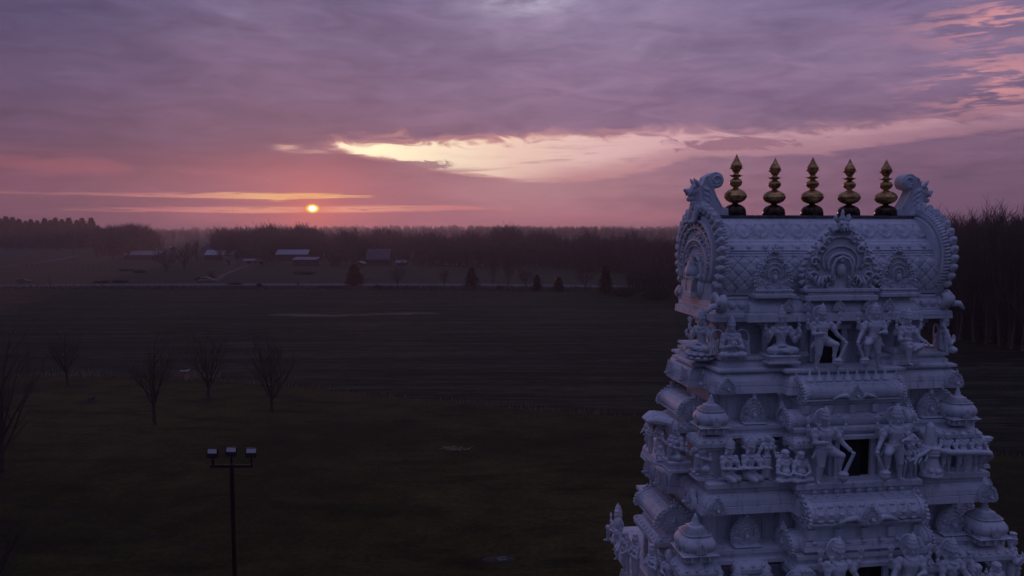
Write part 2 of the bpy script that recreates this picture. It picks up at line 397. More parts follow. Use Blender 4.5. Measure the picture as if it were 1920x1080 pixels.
# ------------------------------------------------------------------ the land
def ground_mat(name, c1, c2, c3, row=None, rowdir=0.0):
    m = bpy.data.materials.new(name); m.use_nodes = True; t = NT(m.node_tree)
    b = t.n['Principled BSDF']; b.inputs['Roughness'].default_value = .95; b.inputs['Specular IOR Level'].default_value = .1
    tc = t.new('ShaderNodeTexCoord'); mp = t.new('ShaderNodeMapping'); t.l.new(tc.outputs['Object'], mp.inputs[0])
    mp.inputs['Rotation'].default_value = (0, 0, rowdir)
    v = mp.outputs[0]
    sp = t.new('ShaderNodeSeparateXYZ'); t.l.new(v, sp.inputs[0])
    big = t.noise(v, .035, 5, .6); mid = t.noise(v, .4, 6, .65); fin = t.noise(v, 3.0, 5, .7)
    col = t.mix(t.step(big, .35, .65), c1, c2)
    if row:
        lay = t.noise(t.xyz(t.mul(sp.outputs[0], .02), t.mul(sp.outputs[1], .30), 0.0), 1.0, 8, .75, .6)
        lay2 = t.noise(t.xyz(t.mul(sp.outputs[0], .12), t.mul(sp.outputs[1], 1.6), 3.0), 1.0, 3, .7)
        col = t.mix(t.step(t.add(t.mul(lay, .6), t.mul(lay2, .4)), .44, .64), col, c3)
    else:
        lay = t.noise(t.xyz(t.mul(sp.outputs[0], .12), t.mul(sp.outputs[1], .4), 0.0), 1.0, 6, .7, .3)
        col = t.mix(t.step(lay, .45, .7), col, c3)
    k = t.add(.0, t.mul(fin, 1.5)); k = t.m('MAXIMUM', t.add(k, t.mul(t.sub(mid, .5), 1.3)), .15)
    col = t.mix(1.0, col, t.xyz(k, k, k), 'MULTIPLY')
    t.l.new(col, b.inputs['Base Color'])
    bp = t.new('ShaderNodeBump'); bp.inputs['Strength'].default_value = .5; bp.inputs['Distance'].default_value = .1
    t.l.new(t.add(mid, fin), bp.inputs['Height']); t.l.new(bp.outputs[0], b.inputs['Normal'])
    return m
M_LAWN = ground_mat('winter_lawn', (.031, .029, .007, 1), (.078, .062, .018, 1), (.019, .021, .005, 1))
M_FIELD = ground_mat('tilled_field', (.011, .014, .006, 1), (.020, .023, .011, 1), (.08, .075, .048, 1), True, R(-1.5))
M_PAST = ground_mat('pasture', (.038, .048, .024, 1), (.062, .060, .032, 1), (.075, .06, .034, 1))
M_ROAD = material('worn_asphalt', (.095, .092, .105), .9, var=.12, scale=.4)
M_GRAVEL = material('gravel', (.085, .078, .066), .95, var=.25, scale=.6)

def sheet(name, pts, z, mat, kind='structure', label=None):
    mb = MB(); mb.raw([(p[0], p[1], z) for p in pts], [tuple(range(len(pts)))])
    return tag(mb.build(name, mat), label, kind=kind)
random.seed(3)
# ground: one sheet to the horizon, nearly flat, with low far rises
def gz(x, y):
    d = math.hypot(x, y)
    if d < 600: return -.02
    k = min(1, (d - 600) / 1500)
    return -.02 + k * (4 + 5 * math.sin(x * .0021 + 1) + 3.0 * math.sin(x * .0047 + y * .002))
mb = MB()
ys = [-400, -100, 0, 60, 120, 200, 300, 420, 600, 760, 900, 1100, 1300, 1500, 1700, 1850, 1985]
xs = [-2085, -1900, -1600, -1300, -950, -700, -500, -350, -200, 0, 200, 350, 500, 700, 950, 1300, 1600, 1900, 2085]
mb.grid(lambda u, v: (xs[round(u * (len(xs) - 1))], ys[round(v * (len(ys) - 1))], gz(xs[round(u * (len(xs) - 1))], ys[round(v * (len(ys) - 1))])), len(xs) - 1, len(ys) - 1)
tag(mb.build('ground', M_PAST), 'dull winter pasture running off to the skyline', kind='structure')
edge_px = [(-330, 700), (60, 703), (250, 708), (380, 713), (560, 727), (700, 741), (870, 757), (1040, 771), (1210, 785), (1500, 812), (1850, 850), (2300, 905)]
EDGE = [G(*p) for p in edge_px]
road_n = [G(-400, 541), G(0, 538.5), G(400, 536), (G(900, 536.5)), G(1280, 541), G(2000, 556)]
sheet('field', [(e.x, e.y) for e in EDGE] + [(p.x, p.y - 9 if i < 3 else p.y - 14) for i, p in list(enumerate(road_n))[::-1]], .03, M_FIELD, label='dark tilled field with pale stubble rows')
sheet('lawn', [(e.x, e.y) for e in EDGE] + [(150, 20), (150, -120), (-150, -120), (-150, 40)][0:4], .03, M_LAWN, label='brown winter lawn under the bare trees')
road_f = [G(-400, 536.5), G(0, 534.2), G(400, 531.6), G(900, 532), G(1280, 536.4), G(2000, 551)]
sheet('road', [(p.x, p.y) for p in road_n] + [(p.x, p.y) for p in road_f[::-1]], .06, M_ROAD, label='pale straight country road beyond the field')
def ribbon(name, px, wpx, z, mat, label):
    pts = [G(x, y) for x, y in px]; up = []; dn = []
    for i, p in enumerate(pts):
        d = (pts[min(i + 1, len(pts) - 1)] - pts[max(i - 1, 0)]); d.z = 0; d.normalize(); n = Vector((-d.y, d.x, 0)) * wpx
        up.append(p + n); dn.append(p - n)
    mb = MB(); vs = []; fs = []
    for a, b in zip(up, dn): vs += [(a.x, a.y, z), (b.x, b.y, z)]
    for i in range(len(pts) - 1): fs.append((2 * i, 2 * i + 1, 2 * i + 3, 2 * i + 2))
    mb.raw(vs, fs); return tag(mb.build(name, mat), label, kind='structure')
ribbon('drive', [(-60, 503), (0, 500), (60, 494), (110, 487), (150, 478), (185, 473)], 1.6, .05, M_GRAVEL, 'gravel drive climbing past the pasture on the left')
ribbon('path', [(40, 496), (110, 497), (190, 498), (300, 502)], .9, .055, M_GRAVEL, 'thin farm lane in front of the ranch house')
ribbon('track', [(404, 527), (420, 515), (450, 503), (470, 498)], .9, .055, M_GRAVEL, 'dirt track climbing from the road to the farmyard')
M_STUB = material('pale_stubble', (.095, .08, .052), .95, var=.4, scale=.8, stretch=(.2, 1, 1))
# pale strip left by standing water in the field
random.seed(5)
mb = MB()
for k in range(26):
    px = 530 + k * 11 + random.uniform(-4, 4); py = 590 + 2.2 * math.sin(k * .21) + random.uniform(-1.5, 1.5)
    c = G(px, py); a = random.uniform(2.0, 4.5); b = random.uniform(.6, 1.5)
    n = 9; mb.raw([(c.x + a * math.cos(2 * math.pi * i / n) * random.uniform(.7, 1.1), c.y + b * math.sin(2 * math.pi * i / n) * random.uniform(.6, 1.2), .04 + .0015 * k) for i in range(n)], [tuple(range(n))])
tag(mb.build('path', M_STUB), 'pale streak of matted straw lying in the field', kind='structure')

# haze: even, thin, round everything
hb = MB(); hb.box(0, 750, 60, 4200, 2500, 128)
mh = bpy.data.materials.new('haze'); mh.use_nodes = True; t = NT(mh.node_tree)
t.n.remove(t.n['Principled BSDF'])
pv = t.new('ShaderNodeVolumePrincipled'); pv.inputs['Color'].default_value = (.92, .88, .92, 1)
pv.inputs['Density'].default_value = .00038; pv.inputs['Anisotropy'].default_value = .55
t.l.new(pv.outputs[0], t.n['Material Output'].inputs['Volume'])
HAZE = hb.build('haze', mh); tag(HAZE, 'thin morning haze over the fields', kind='stuff')

# ------------------------------------------------------------------ plaster statues
def paint_mat():
    m = bpy.data.materials.new('white_paint'); m.use_nodes = True; t = NT(m.node_tree)
    b = t.n['Principled BSDF']; b.inputs['Roughness'].default_value = .62; b.inputs['Specular IOR Level'].default_value = .35
    tc = t.new('ShaderNodeTexCoord'); g = t.new('ShaderNodeNewGeometry'); v = g.outputs['Position']
    n = t.noise(v, 1.3, 6, .65); n2 = t.noise(v, 9.0, 5, .7)
    col = t.mix(t.step(n, .4, .62), (.64, .68, .75, 1), (.74, .775, .83, 1))
    col = t.mix(t.step(n2, .68, .74, 0, .55), col, (.16, .16, .17, 1))      # flaked spots
    sp = t.new('ShaderNodeSeparateXYZ'); t.l.new(v, sp.inputs[0])
    run = t.noise(t.xyz(t.mul(sp.outputs[0], 9.0), t.mul(sp.outputs[1], 9.0), t.mul(sp.outputs[2], .9)), 1.0, 5, .7)
    col = t.mix(t.step(run, .50, .70, 0, .6), col, (.34, .35, .38, 1))      # rain streaks
    t.l.new(col, b.inputs['Base Color'])
    bp = t.new('ShaderNodeBump'); bp.inputs['Strength'].default_value = .55; bp.inputs['Distance'].default_value = .012
    t.l.new(t.add(t.noise(v, 28.0, 5, .65), t.mul(n2, .6)), bp.inputs['Height']); t.l.new(bp.outputs[0], b.inputs['Normal'])
    return m
PAINT = paint_mat()
DARK = material('painted_interior_dark', (.006, .006, .007), .9, var=.2)  # near-black colour painted in for the unlit inside of the doorways
DOOR = material('door_shutter', (.02, .02, .022), .6, var=.3, scale=4)

def remesh(mb, voxel, name, smooth=1):
    me = mb.mesh(name, PAINT); o = bpy.data.objects.new('tmp', me); COL.objects.link(o)
    r = o.modifiers.new('r', 'REMESH'); r.mode = 'VOXEL'; r.voxel_size = voxel; r.use_smooth_shade = True
    if smooth:
        q = o.modifiers.new('s', 'SMOOTH'); q.factor = .5; q.iterations = smooth
    dg = bpy.context.evaluated_depsgraph_get()
    out = bpy.data.meshes.new_from_object(o.evaluated_get(dg))
    bpy.data.objects.remove(o); bpy.data.meshes.remove(me); out.name = name
    out.materials.clear(); out.materials.append(PAINT)
    return out

def V(*a): return Vector(a)
def hand(mb, wrist, d, side=1, r=.016, curl=.5, up=V(0, 0, 1)):
    "palm, four unequal bent fingers and a thumb leaving the side"
    d = d.normalized(); lat = d.cross(up)
    lat = lat.normalized() if lat.length > .1 else V(1, 0, 0)
    nrm = lat.cross(d).normalized()
    pc = wrist + d * .03
    mb.cap(wrist, wrist + d * .045, r, r * 1.35, 6)
    for k, (o, L) in enumerate(((-1.25, .034), (-.42, .042), (.42, .039), (1.25, .030))):
        b = wrist + d * .05 + lat * (o * r * .75)
        m = b + d * L * .6 - nrm * curl * .012; e = m + d * L * .5 - nrm * curl * .03
        mb.tube([b - d * .02, b, m, e], [.0075, .0075, .007, .005], 5)
    b = wrist + d * .02 + lat * (r * side * .9)
    mb.tube([b, b + lat * side * .02 + d * .016, b + lat * side * .022 + d * .038], [.009, .008, .006], 5)
def head(mb, c, turn=0.0, tilt=0.0, r=.066, crown='kirita', hair=True, halo=False):
    H = MB(); r0 = r
    H.ball((0, 0, 0), (r * .80, r * .92, r * 1.08), 12, 10)
    H.ball((0, -r * .35, -r * .62), (r * .48, r * .5, r * .42), 8, 6)                    # jaw
    H.tube([(0, -r * .86, r * .18), (0, -r * 1.12, -r * .22), (0, -r * .9, -r * .26)], [.008, .014, .012], 6)
    for s in (-1, 1):
        H.ball((s * r * .32, -r * .86, r * .12), (.012, .006, .007), 6, 5)                # eyes
        H.tube([(s * r * .10, -r * .92, r * .32), (s * r * .36, -r * .90, r * .40), (s * r * .6, -r * .74, r * .28)], .006, 5)
        H.ball((s * r * .84, r * .02, -r * .05), (.012, .022, .032), 6, 5)                # ears
        H.ball((s * r * .9, -r * .05, -r * .55), .015, 6, 5)                              # ear drops
    H.tube([(-r * .28, -r * .88, -r * .5), (0, -r * .97, -r * .47), (r * .28, -r * .88, -r * .5)], [.006, .010, .006], 5)
    H.tube([(-r * .22, -r * .84, -r * .62), (0, -r * .92, -r * .64), (r * .22, -r * .84, -r * .62)], .007, 5)
    if hair:
        H.ball((0, r * .35, -r * .3), (r * 1.0, r * .7, r * 1.15), 10, 8)
        for s in (-1, 1): H.ball((s * r * .95, r * .3, -r * .9), (r * .42, r * .4, r * .5), 8, 6)
    if crown == 'kirita':
        H.lathe([(r * .9, r * .35), (r * 1.02, r * .5), (r * .96, r * .7), (r * 1.04, r * .8), (r * .9, r * 1.25), (r * .98, r * 1.35), (r * .72, r * 1.9), (r * .8, r * 2.0), (r * .45, r * 2.45), (r * .5, r * 2.55), (r * .16, r * 2.8), (r * .2, r * 2.95), (.004, r * 3.2)], (0, 0, 0), 12)
        for k in range(9):
            t = math.pi * 2 * k / 9; H.ball((r * 1.0 * math.sin(t), -r * 1.0 * math.cos(t), r * .62), .014, 5, 4)
    elif crown == 'flat':
        H.lathe([(r * .9, r * .4), (r * 1.05, r * .55), (r * .98, r * .8), (r * .80, r * 1.4), (r * .72, r * 1.8), (r * .9, r * 1.9), (r * .85, r * 2.1), (r * .35, r * 2.25), (.02, r * 2.32)], (0, 0, 0), 12)
        for k in range(9):
            t = math.pi * 2 * k / 9; H.ball((r * 1.0 * math.sin(t), -r * 1.0 * math.cos(t), r * .68), .013, 5, 4)
    elif crown == 'bun':
        H.lathe([(r * .9, r * .42), (r * .96, r * .55), (r * .8, r * .78), (r * .35, r * 1.0)], (0, 0, 0), 10); H.ball((0, r * .1, r * 1.15), (r * .42, r * .42, r * .36), 8, 6)
    else:
        H.lathe([(r * .93, r * .30), (r * 1.0, r * .42), (r * .96, r * .62), (r * .7, r * .9), (r * .2, r * 1.12)], (0, 0, 0), 12)
    if halo:
        pts = [(r * 1.75 * math.cos(t), r * .9, r * .55 + r * 1.75 * math.sin(t)) for t in [math.pi * 2 * k / 16 for k in range(17)]]
        H.tube(pts, .014, 6, cap=False); H.prism([(r * 1.72 * math.cos(math.pi * 2 * k / 16), r * .55 + r * 1.72 * math.sin(math.pi * 2 * k / 16)) for k in range(16)], 'y', r * .88, r * 1.05)
    mb.add(H, T(c) @ RZ(turn) @ Matrix.Rotation(tilt, 4, 'X'))

def figure(name, hip=.50, knees=None, feet=None, arms=(), lean=(0, 0), turn=0.0, tilt=.05, crown='kirita', halo=False, female=False, belly=0.0,
           skirt='dhoti', sash=True, extra=None, voxel=.0095, wide=1.0, headr=.066, toes=None, hair=True):
    """one statue as ONE continuous surface, about 1 unit tall to the brow when standing, facing -Y.
    knees/feet: two points each; arms: (side, elbow, wrist, hand direction, held thing)"""
    mb = MB(); P = V(0, 0, hip); C = V(lean[0], lean[1], hip + .235); N = C + V(lean[0] * .2, lean[1] * .2, .105)
    W = wide
    mb.ball(P, (.098 * W, .072, .075), 12, 8)
    mb.cap(P + V(0, 0, .02), P.lerp(C, .5), .076 * W + belly * .3, .066 * W + belly * .5, 10)                       # waist
    mb.cap(P.lerp(C, .45), C, .064 * W + belly * .3, .086 * W, 10)
    mb.ball(C + V(0, .0, .0), (.112 * W, .072, .082), 12, 8)
    if belly: mb.ball(P.lerp(C, .4) + V(0, -.03, 0), (.085 * W, .07 + belly, .08), 10, 8)
    for s in (-1, 1):
        if female: mb.ball(C + V(s * .052, -.062, -.012), (.042, .040, .042), 8, 6)
        else: mb.ball(C + V(s * .05, -.045, .005), (.052, .034, .040), 8, 6)
    mb.cap(C + V(0, 0, .05), N + V(0, 0, .03), .036, .033, 8)
    hc = N + V(lean[0] * .1, lean[1] * .1 - .008, .085)
    head(mb, hc, turn, tilt, headr, crown, hair, halo)
    knees = knees or [V(-.06, -.01, .27), V(.06, -.01, .27)]; feet = feet or [V(-.065, .0, .03), V(.065, .0, .03)]
    toes = toes or [V(-.02, -.07, -.012), V(.02, -.07, -.012)]
    for i, s in enumerate((-1, 1)):
        h = P + V(s * .052 * W, 0, -.02)
        mb.cap(h, knees[i], .070 * W, .052, 10); mb.ball(knees[i] + V(0, -.006, 0), .053, 8, 6)
        mb.cap(knees[i], feet[i] + V(0, 0, .02), .050, .031, 8)
        mb.ball(knees[i].lerp(feet[i], .3) + V(0, .012, 0), (.050, .050, .07), 8, 6)          # calf
        t = feet[i] + toes[i]; mb.cap(feet[i] + V(0, .01, -.005), t, .022, .019, 8)
        d = (toes[i].normalized()); lat = V(-d.y, d.x, 0)
        for k in range(5): mb.ball(t + d * (.020 - .002 * abs(k - 1)) + lat * ((k - 2) * .009), .0085, 5, 4)
        a = feet[i].lerp(knees[i], .14)
        mb.tube([a + V(.031 * math.cos(q), .031 * math.sin(q), .008) for q in [k * math.pi / 4 for k in range(9)]], .010, 5, cap=False)   # anklet
    for (s, e, wv, hd, held) in arms:
        e, wv, hd = V(*e), V(*wv), V(*hd)
        sh = C + V(s * .118 * W, 0, .048)
        mb.ball(sh, .054, 8, 6); mb.cap(sh, e, .047, .037, 8); mb.cap(e, wv, .038, .026, 8)
        u = V(0, 0, 1) if abs(hd.normalized().z) < .8 else V(0, -1, 0)
        hand(mb, wv, hd, s, .017, .6, u)
        b = sh.lerp(e, .45); mb.ball(b, .053, 8, 5); b = wv.lerp(e, .12); mb.ball(b, .036, 7, 5)
        g = wv + hd.normalized() * .05
        if held == 'chakra':
            mb.cap(g, g + V(0, 0, .05), .010, .010, 6)
            mb.tube([g + V(.036 * math.cos(q), 0, .085 + .036 * math.sin(q)) for q in [k * math.pi / 5 for k in range(11)]], .012, 5, cap=False)
            for q in range(5):
                a = q * math.tau / 5 + math.pi / 2; mb.cap(g + V(0, 0, .085), g + V(.052 * math.cos(a), 0, .085 + .052 * math.sin(a)), .014, .009, 5)
        elif held == 'conch':
            mb.lathe([(.004, 0), (.02, .02), (.034, .05), (.026, .075), (.012, .1), (.003, .12)], g, 8)
        elif held == 'bud':
            mb.cap(g, g + V(0, 0, .03), .008, .010, 6); mb.lathe([(.006, .02), (.030, .045), (.033, .06), (.016, .08), (.018, .095), (.003, .125)], g, 8)
        elif held == 'pot':
            mb.ball(g + V(0, 0, -.01), (.068, .062, .060), 10, 8); mb.lathe([(.030, .03), (.026, .06), (.046, .075), (.040, .088)], g, 10)
        elif held == 'sword':
            mb.tube([g, g + V(0, -.02, .10), g + V(.02, -.03, .21)], [.010, .016, .006], 5)
    # necklace, girdle, sacred thread
    mb.tube([N + V(.062 * W * math.cos(q), -.018 + .062 * math.sin(q), -.012 - .03 * max(0, -math.sin(q))) for q in [k * math.pi / 8 for k in range(17)]], .013, 5, cap=False)
    if not female: mb.tube([C + V(-.075, -.05, .055), C + V(-.02, -.083, -.02), P + V(.06, -.072, .06)], .008, 5)
    mb.tube([P + V(.104 * W * math.cos(q), .080 * math.sin(q), .035 + .012 * math.sin(3 * q)) for q in [k * math.pi / 8 for k in range(17)]], .017, 6, cap=False)
    if skirt == 'long':
        for i in (0, 1): mb.cap(P + V((i * 2 - 1) * .04, 0, -.05), feet[i] + V(0, 0, .035), .072, .044, 9)
        for k in range(5): mb.tube([P + V(-.04 + .02 * k, -.07, -.02), V(-.03 + .015 * k, -.055, .05)], .010, 5)
    elif skirt == 'dhoti':
        for i in (0, 1): mb.cap(P + V((i * 2 - 1) * .05 * W, 0, -.02), (P + V((i * 2 - 1) * .05, 0, 0)).lerp(knees[i], .72), .070 * W, .054, 9)
    if sash:
        for s in (-1, 1): mb.tube([P + V(s * .09, .0, .03), P + V(s * .15, .01, -.04), P + V(s * .19, -.0, -.13)], [.014, .022, .030], 6, flat=.5)
    if extra: extra(mb)
    return remesh(mb, voxel, name)

def clubshape(a, b, r=.082):
    m = MB(); a = V(*a); b = V(*b)
    m.cap(a, b, .024, .034, 8); m.ball(b, (r, r * .9, r), 12, 9); d = (b - a).normalized()
    m.lathe([(r * .5, 0), (r * 1.08, .012), (r * .9, .03), (r * .35, .05)], b - V(0, 0, -r * .35), 10); m.ball(a, .027, 8, 6); m.ball(b - V(0, 0, r), .022, 6, 5)
    for k in range(8):
        t = k * math.tau / 8; m.tube([b + V(math.cos(t) * r * .5, math.sin(t) * r * .5, r * .85), b + V(math.cos(t) * r * 1.02, math.sin(t) * r * .95, 0), b + V(math.cos(t) * r * .5, math.sin(t) * r * .5, -r * .85)], .009, 5)
    return m

FIG = {}
# door guardian: one leg lifted on a club, four arms
FIG['guardian'] = figure('guardian', hip=.50, lean=(-.02, 0), knees=[V(-.075, -.03, .27), V(.17, -.13, .44)], feet=[V(-.10, .0, .03), V(.15, -.10, .20)],
    toes=[V(-.02, -.07, -.012), V(.05, -.06, -.02)], headr=.076, halo=True, crown='kirita', wide=1.25, turn=.25,
    arms=[(1, (.23, -.04, .60), (.315, -.11, .50), (.5, -.5, -.6), None), (1, (.24, .03, .70), (.27, -.02, .82), (.1, -.1, 1), 'chakra'),
          (-1, (-.19, -.06, .62), (-.09, -.13, .64), (1, -.5, .1), None), (-1, (-.24, .03, .71), (-.27, -.02, .82), (-.1, -.1, 1), 'chakra')])
FIG['guardian_club'] = remesh(clubshape((.345, -.14, .47), (.20, -.12, .12)), .010, 'club')
# big seated figure, legs crossed, four arms, tall crown
lot_k = [V(-.19, -.10, .07), V(.19, -.10, .07)]; lot_f = [V(.05, -.17, .045), V(-.05, -.16, .06)]; lot_t = [V(.06, .02, 0), V(-.06, .02, 0)]
FIG['lotus'] = figure('seated_figure', hip=.09, knees=lot_k, feet=lot_f, toes=lot_t, headr=.074, halo=True, wide=1.05, sash=False,
    arms=[(1, (.20, -.03, .20), (.24, -.12, .30), (0, -.2, 1), None), (1, (.23, .03, .28), (.26, -.02, .39), (0, 0, 1), 'bud'),
          (-1, (-.20, -.03, .20), (-.21, -.13, .28), (0, -.2, 1), None), (-1, (-.22, .03, .28), (-.23, -.02, .39), (0, 0, 1), 'chakra')])
# winged figure, palms together
def wings(mb):
    for s in (-1, 1):
        arc = [V(s * (.10 + .12 * (1 - math.cos(q)) ), .06, .34 + .13 * math.sin(q)) for q in [k * math.pi / 8 for k in range(9)]]
        arc += [V(s * .335, .05, .2), V(s * .35, .04, .02)]
        mb.tube(arc, .016, 6, flat=1.0)
        mb.tube([V(s * .10, .07, .30), V(s * .10, .07, .05)], .03, 5)
        for k in range(4): mb.tube([V(s * (.20 + .035 * k), .045, .33 - .02 * k), V(s * (.22 + .035 * k), .045, .03)], .012, 5)
FIG['winged'] = figure('winged_figure', hip=.09, knees=[V(-.20, -.12, .06), V(.20, -.12, .06)], feet=lot_f, toes=lot_t, headr=.074, extra=wings, sash=False, wide=1.1, belly=.02,
    arms=[(1, (.19, -.06, .17), (.03, -.17, .22), (-.1, -.2, 1), None), (-1, (-.19, -.06, .17), (-.03, -.17, .22), (.1, -.2, 1), None)])
# seated with one leg hanging
FIG['royal'] = figure('royal_figure', hip=.34, knees=[V(-.08, -.16, .33), V(.20, -.12, .34)], feet=[V(-.07, -.15, .06), V(.06, -.17, .29)], toes=[V(0, -.07, -.012), V(-.06, -.02, 0)],
    headr=.074, halo=True, wide=1.05, sash=False,
    arms=[(1, (.20, -.06, .47), (.27, -.14, .40), (.3, -.6, -.4), None), (1, (.23, .03, .54), (.26, -.02, .65), (0, 0, 1), 'bud'),
          (-1, (-.18, -.05, .45), (-.13, -.15, .47), (.5, -.6, .1), None), (-1, (-.22, .03, .54), (-.22, -.02, .65), (0, 0, 1), 'chakra')])
# kneeling, hands held out to its left
FIG['kneel'] = figure('kneeling_figure', hip=.14, lean=(.01, -.01), knees=[V(.05, -.15, .06), V(.17, -.06, .06)], feet=[V(-.07, .0, .05), V(.26, .03, .05)], toes=[V(-.06, .03, 0), V(.06, .03, 0)],
    turn=.55, headr=.072, sash=False, arms=[(1, (.17, -.07, .26), (.25, -.15, .27), (1, -.35, .05), None), (-1, (-.12, -.07, .25), (.10, -.16, .265), (1, -.15, .1), None)])
FIG['pot'] = figure('standing_figure_with_pot', hip=.50, female=True, skirt='long', crown='bun', sash=False, lean=(.01, 0), wide=.92, headr=.070,
    arms=[(1, (.20, .01, .60), (.19, -.07, .56), (.2, -.8, -.1), 'pot'), (-1, (-.20, .0, .60), (-.15, -.05, .45), (.3, -.3, -1), 'bud')])
FIG['squat'] = figure('squat_figure', hip=.11, knees=[V(-.20, -.09, .06), V(.20, -.09, .06)], feet=[V(.02, -.16, .045), V(-.10, -.17, .05)], toes=lot_t, headr=.082, crown='cap', sash=False, wide=1.12, belly=.03,
    arms=[(1, (.19, -.06, .20), (.07, -.17, .20), (-1, -.2, 0), None), (-1, (-.19, -.06, .20), (-.08, -.18, .185), (.9, -.3, 0), None)])
FIG['female'] = figure('seated_woman', hip=.12, female=True, knees=[V(.02, -.20, .30), V(.16, -.12, .08)], feet=[V(-.02, -.20, .04), V(.0, -.16, .05)], toes=[V(-.02, -.07, -.01), V(-.06, 0, 0)], headr=.072, sash=False, wide=.95, turn=-.5, skirt='dhoti',
    arms=[(1, (.18, -.02, .22), (.09, -.17, .27), (-1, -.2, 0), None), (-1, (-.18, -.06, .26), (-.23, -.12, .34), (-.1, 0, 1), 'bud')])
FIG['puller'] = figure('pulling_figure', hip=.49, lean=(0, -.01), skirt='dhoti', crown='cap', sash=False, wide=1.15, headr=.075, belly=.015, turn=-.2,
    knees=[V(-.08, -.04, .27), V(.08, .0, .26)], feet=[V(-.09, .02, .03), V(.10, .03, .03)],
    arms=[(1, (.22, -.05, .60), (.17, -.17, .53), (-.3, -.9, -.3), None), (-1, (-.21, -.06, .61), (-.08, -.17, .54), (.2, -.9, -.3), None)])
FIG['devotee'] = figure('praying_figure', hip=.49, female=True, skirt='long', sash=False, headr=.072, wide=.95, crown='flat',
    arms=[(1, (.17, -.06, .60), (.03, -.16, .66), (-.1, -.2, 1), None), (-1, (-.17, -.06, .60), (-.03, -.16, .66), (.1, -.2, 1), None)])

# ------------------------------------------------------------------ carved ornament
def arch_pts(w, h, n=28, pinch=.80):
    "horseshoe outline (x, z) from bottom left over the top to bottom right; w = half width"
    pts = []
    for i in range(n + 1):
        t = math.pi * (1.18 - 1.36 * i / n)      # from a bit below left, over, to a bit below right
        x = w * math.cos(t); z = h * .52 + h * .48 * math.sin(t)
        pts.append((x, z))
    return [(-w * pinch, 0)] + pts + [(w * pinch, 0)]
def lion_mask(mb, x, y, z, s):
    "small grinning crest face with tuft, facing -Y"
    mb.ball((x, y, z), (.5 * s, .38 * s, .5 * s), 8, 6); mb.ball((x, y - .34 * s, z - .12 * s), (.3 * s, .22 * s, .2 * s), 7, 5)
    for q in (-1, 1):
        mb.ball((x + q * .24 * s, y - .34 * s, z + .18 * s), .13 * s, 6, 5); mb.tube([(x + q * .3 * s, y, z + .3 * s), (x + q * .62 * s, y, z + .62 * s), (x + q * .5 * s, y, z + .9 * s)], [.16 * s, .14 * s, .04 * s], 5)
        mb.tube([(x + q * .4 * s, y - .1 * s, z - .2 * s), (x + q * .72 * s, y - .05 * s, z - .35 * s), (x + q * .62 * s, y, z - .62 * s)], [.16 * s, .15 * s, .06 * s], 5)
        mb.tube([(x + q * .12 * s, y - .5 * s, z - .22 * s), (x + q * .14 * s, y - .48 * s, z - .5 * s)], [.07 * s, .02 * s], 5)
    mb.lathe([(.22 * s, 0), (.26 * s, .2 * s), (.1 * s, .45 * s), (.14 * s, .55 * s), (.01, .85 * s)], (x, y, z + .4 * s), 6)
def ogive(w, h, n=28):
    "pointed leafy outline: wide low shoulders drawn up to a narrow crest"
    K = [(0, .82), (.06, .97), (.16, 1.02), (.30, 1.0), (.44, .93), (.56, .82), (.66, .68), (.75, .52), (.83, .38), (.92, .27), (1.0, .10)]
    def xw(t):
        for (a, p), (b, q) in zip(K, K[1:]):
            if t <= b: return p + (q - p) * (t - a) / (b - a)
        return .1
    L = [(-w * xw(i / n), h * i / n) for i in range(n + 1)]
    return L + [(-x, z) for x, z in L[::-1]]
def kudu(w, h, d=.06, rich=1, face=True, base=True, feathers=True):
    "horseshoe relief panel, half width w, height h, facing -Y, back at y=0, standing at z=0"
    mb = MB(); P = ogive(w * .90, h * .94, 16)
    mb.prism(P, 'y', -d * .55, 0)
    n = 23 if rich else 17
    O = ogive(w, h, 60); tot = len(O); A = [O[int(tot * (i + .5) / n)] for i in range(n)]
    for (x, z) in ogive(w * .83, h * .88, 14)[:-1:1]: mb.ball((x, -d * .58, z), w * .045, 5, 4)
    if feathers:
        r = math.pi * w / n * .50
        for (x, z) in A:
            c = V(x, -d * .5, z); o = V(x, 0, z - h * .52).normalized()
            mb.cap(c - o * r * .7, c + o * r * .15, r * .75, r, 6)
    for k, sc in enumerate((.66, .48, .34)[:(3 if rich else 2)]):
        q = [(x * sc, -d * (.62 + .06 * k), h * .06 + z * sc + (1 - sc) * h * .22) for x, z in arch_pts(w, h, 20)[1:-1]]
        mb.tube(q, [w * (.045 if k % 2 == 0 else .030)] * len(q), 5, flat=1.0)
        if rich and k == 0:
            for i in range(1, 24):
                a = math.pi * (1.1 - 1.2 * i / 24); mb.ball((w * .75 * math.cos(a), -d * .68, h * .53 + h * .37 * math.sin(a)), w * .035, 5, 4)
    # little figure or boss in the middle with scrolls
    if face:
        mb.ball((0, -d * .8, h * .30), (w * .13, d * .4, h * .11), 7, 5); mb.ball((0, -d * .9, h * .44), w * .075, 6, 5)
    for s in (-1, 1):
        for (a, b, r) in ((.42, .14, .13), (.74, .20, .15), (.70, .42, .14), (.52, .60, .12), (.34, .74, .10), (.30, .06, .09)):
            q = [(s * w * a + w * r * math.cos(t) * (1 - t / 9), -d * .75, h * b + w * r * math.sin(t) * (1 - t / 9)) for t in [k * .7 for k in range(9)]]
            mb.tube(q, w * .035, 5)
    lion_mask(mb, 0, -d * .7, h * .97, w * .28)
    if base:
        mb.box(0, -d * .62, h * .0, w * 2.0, d * 1.1, h * .05, .008); mb.box(0, -d * .5, -h * .06, w * 1.75, d * .8, h * .07)
    return mb
def petals_row(mb, x0, x1, y, z, h, n, dep=.03):
    s = (x1 - x0) / n
    for i in range(n): mb.ball((x0 + s * (i + .5), y, z), (s * .46, dep, h), 7, 5)
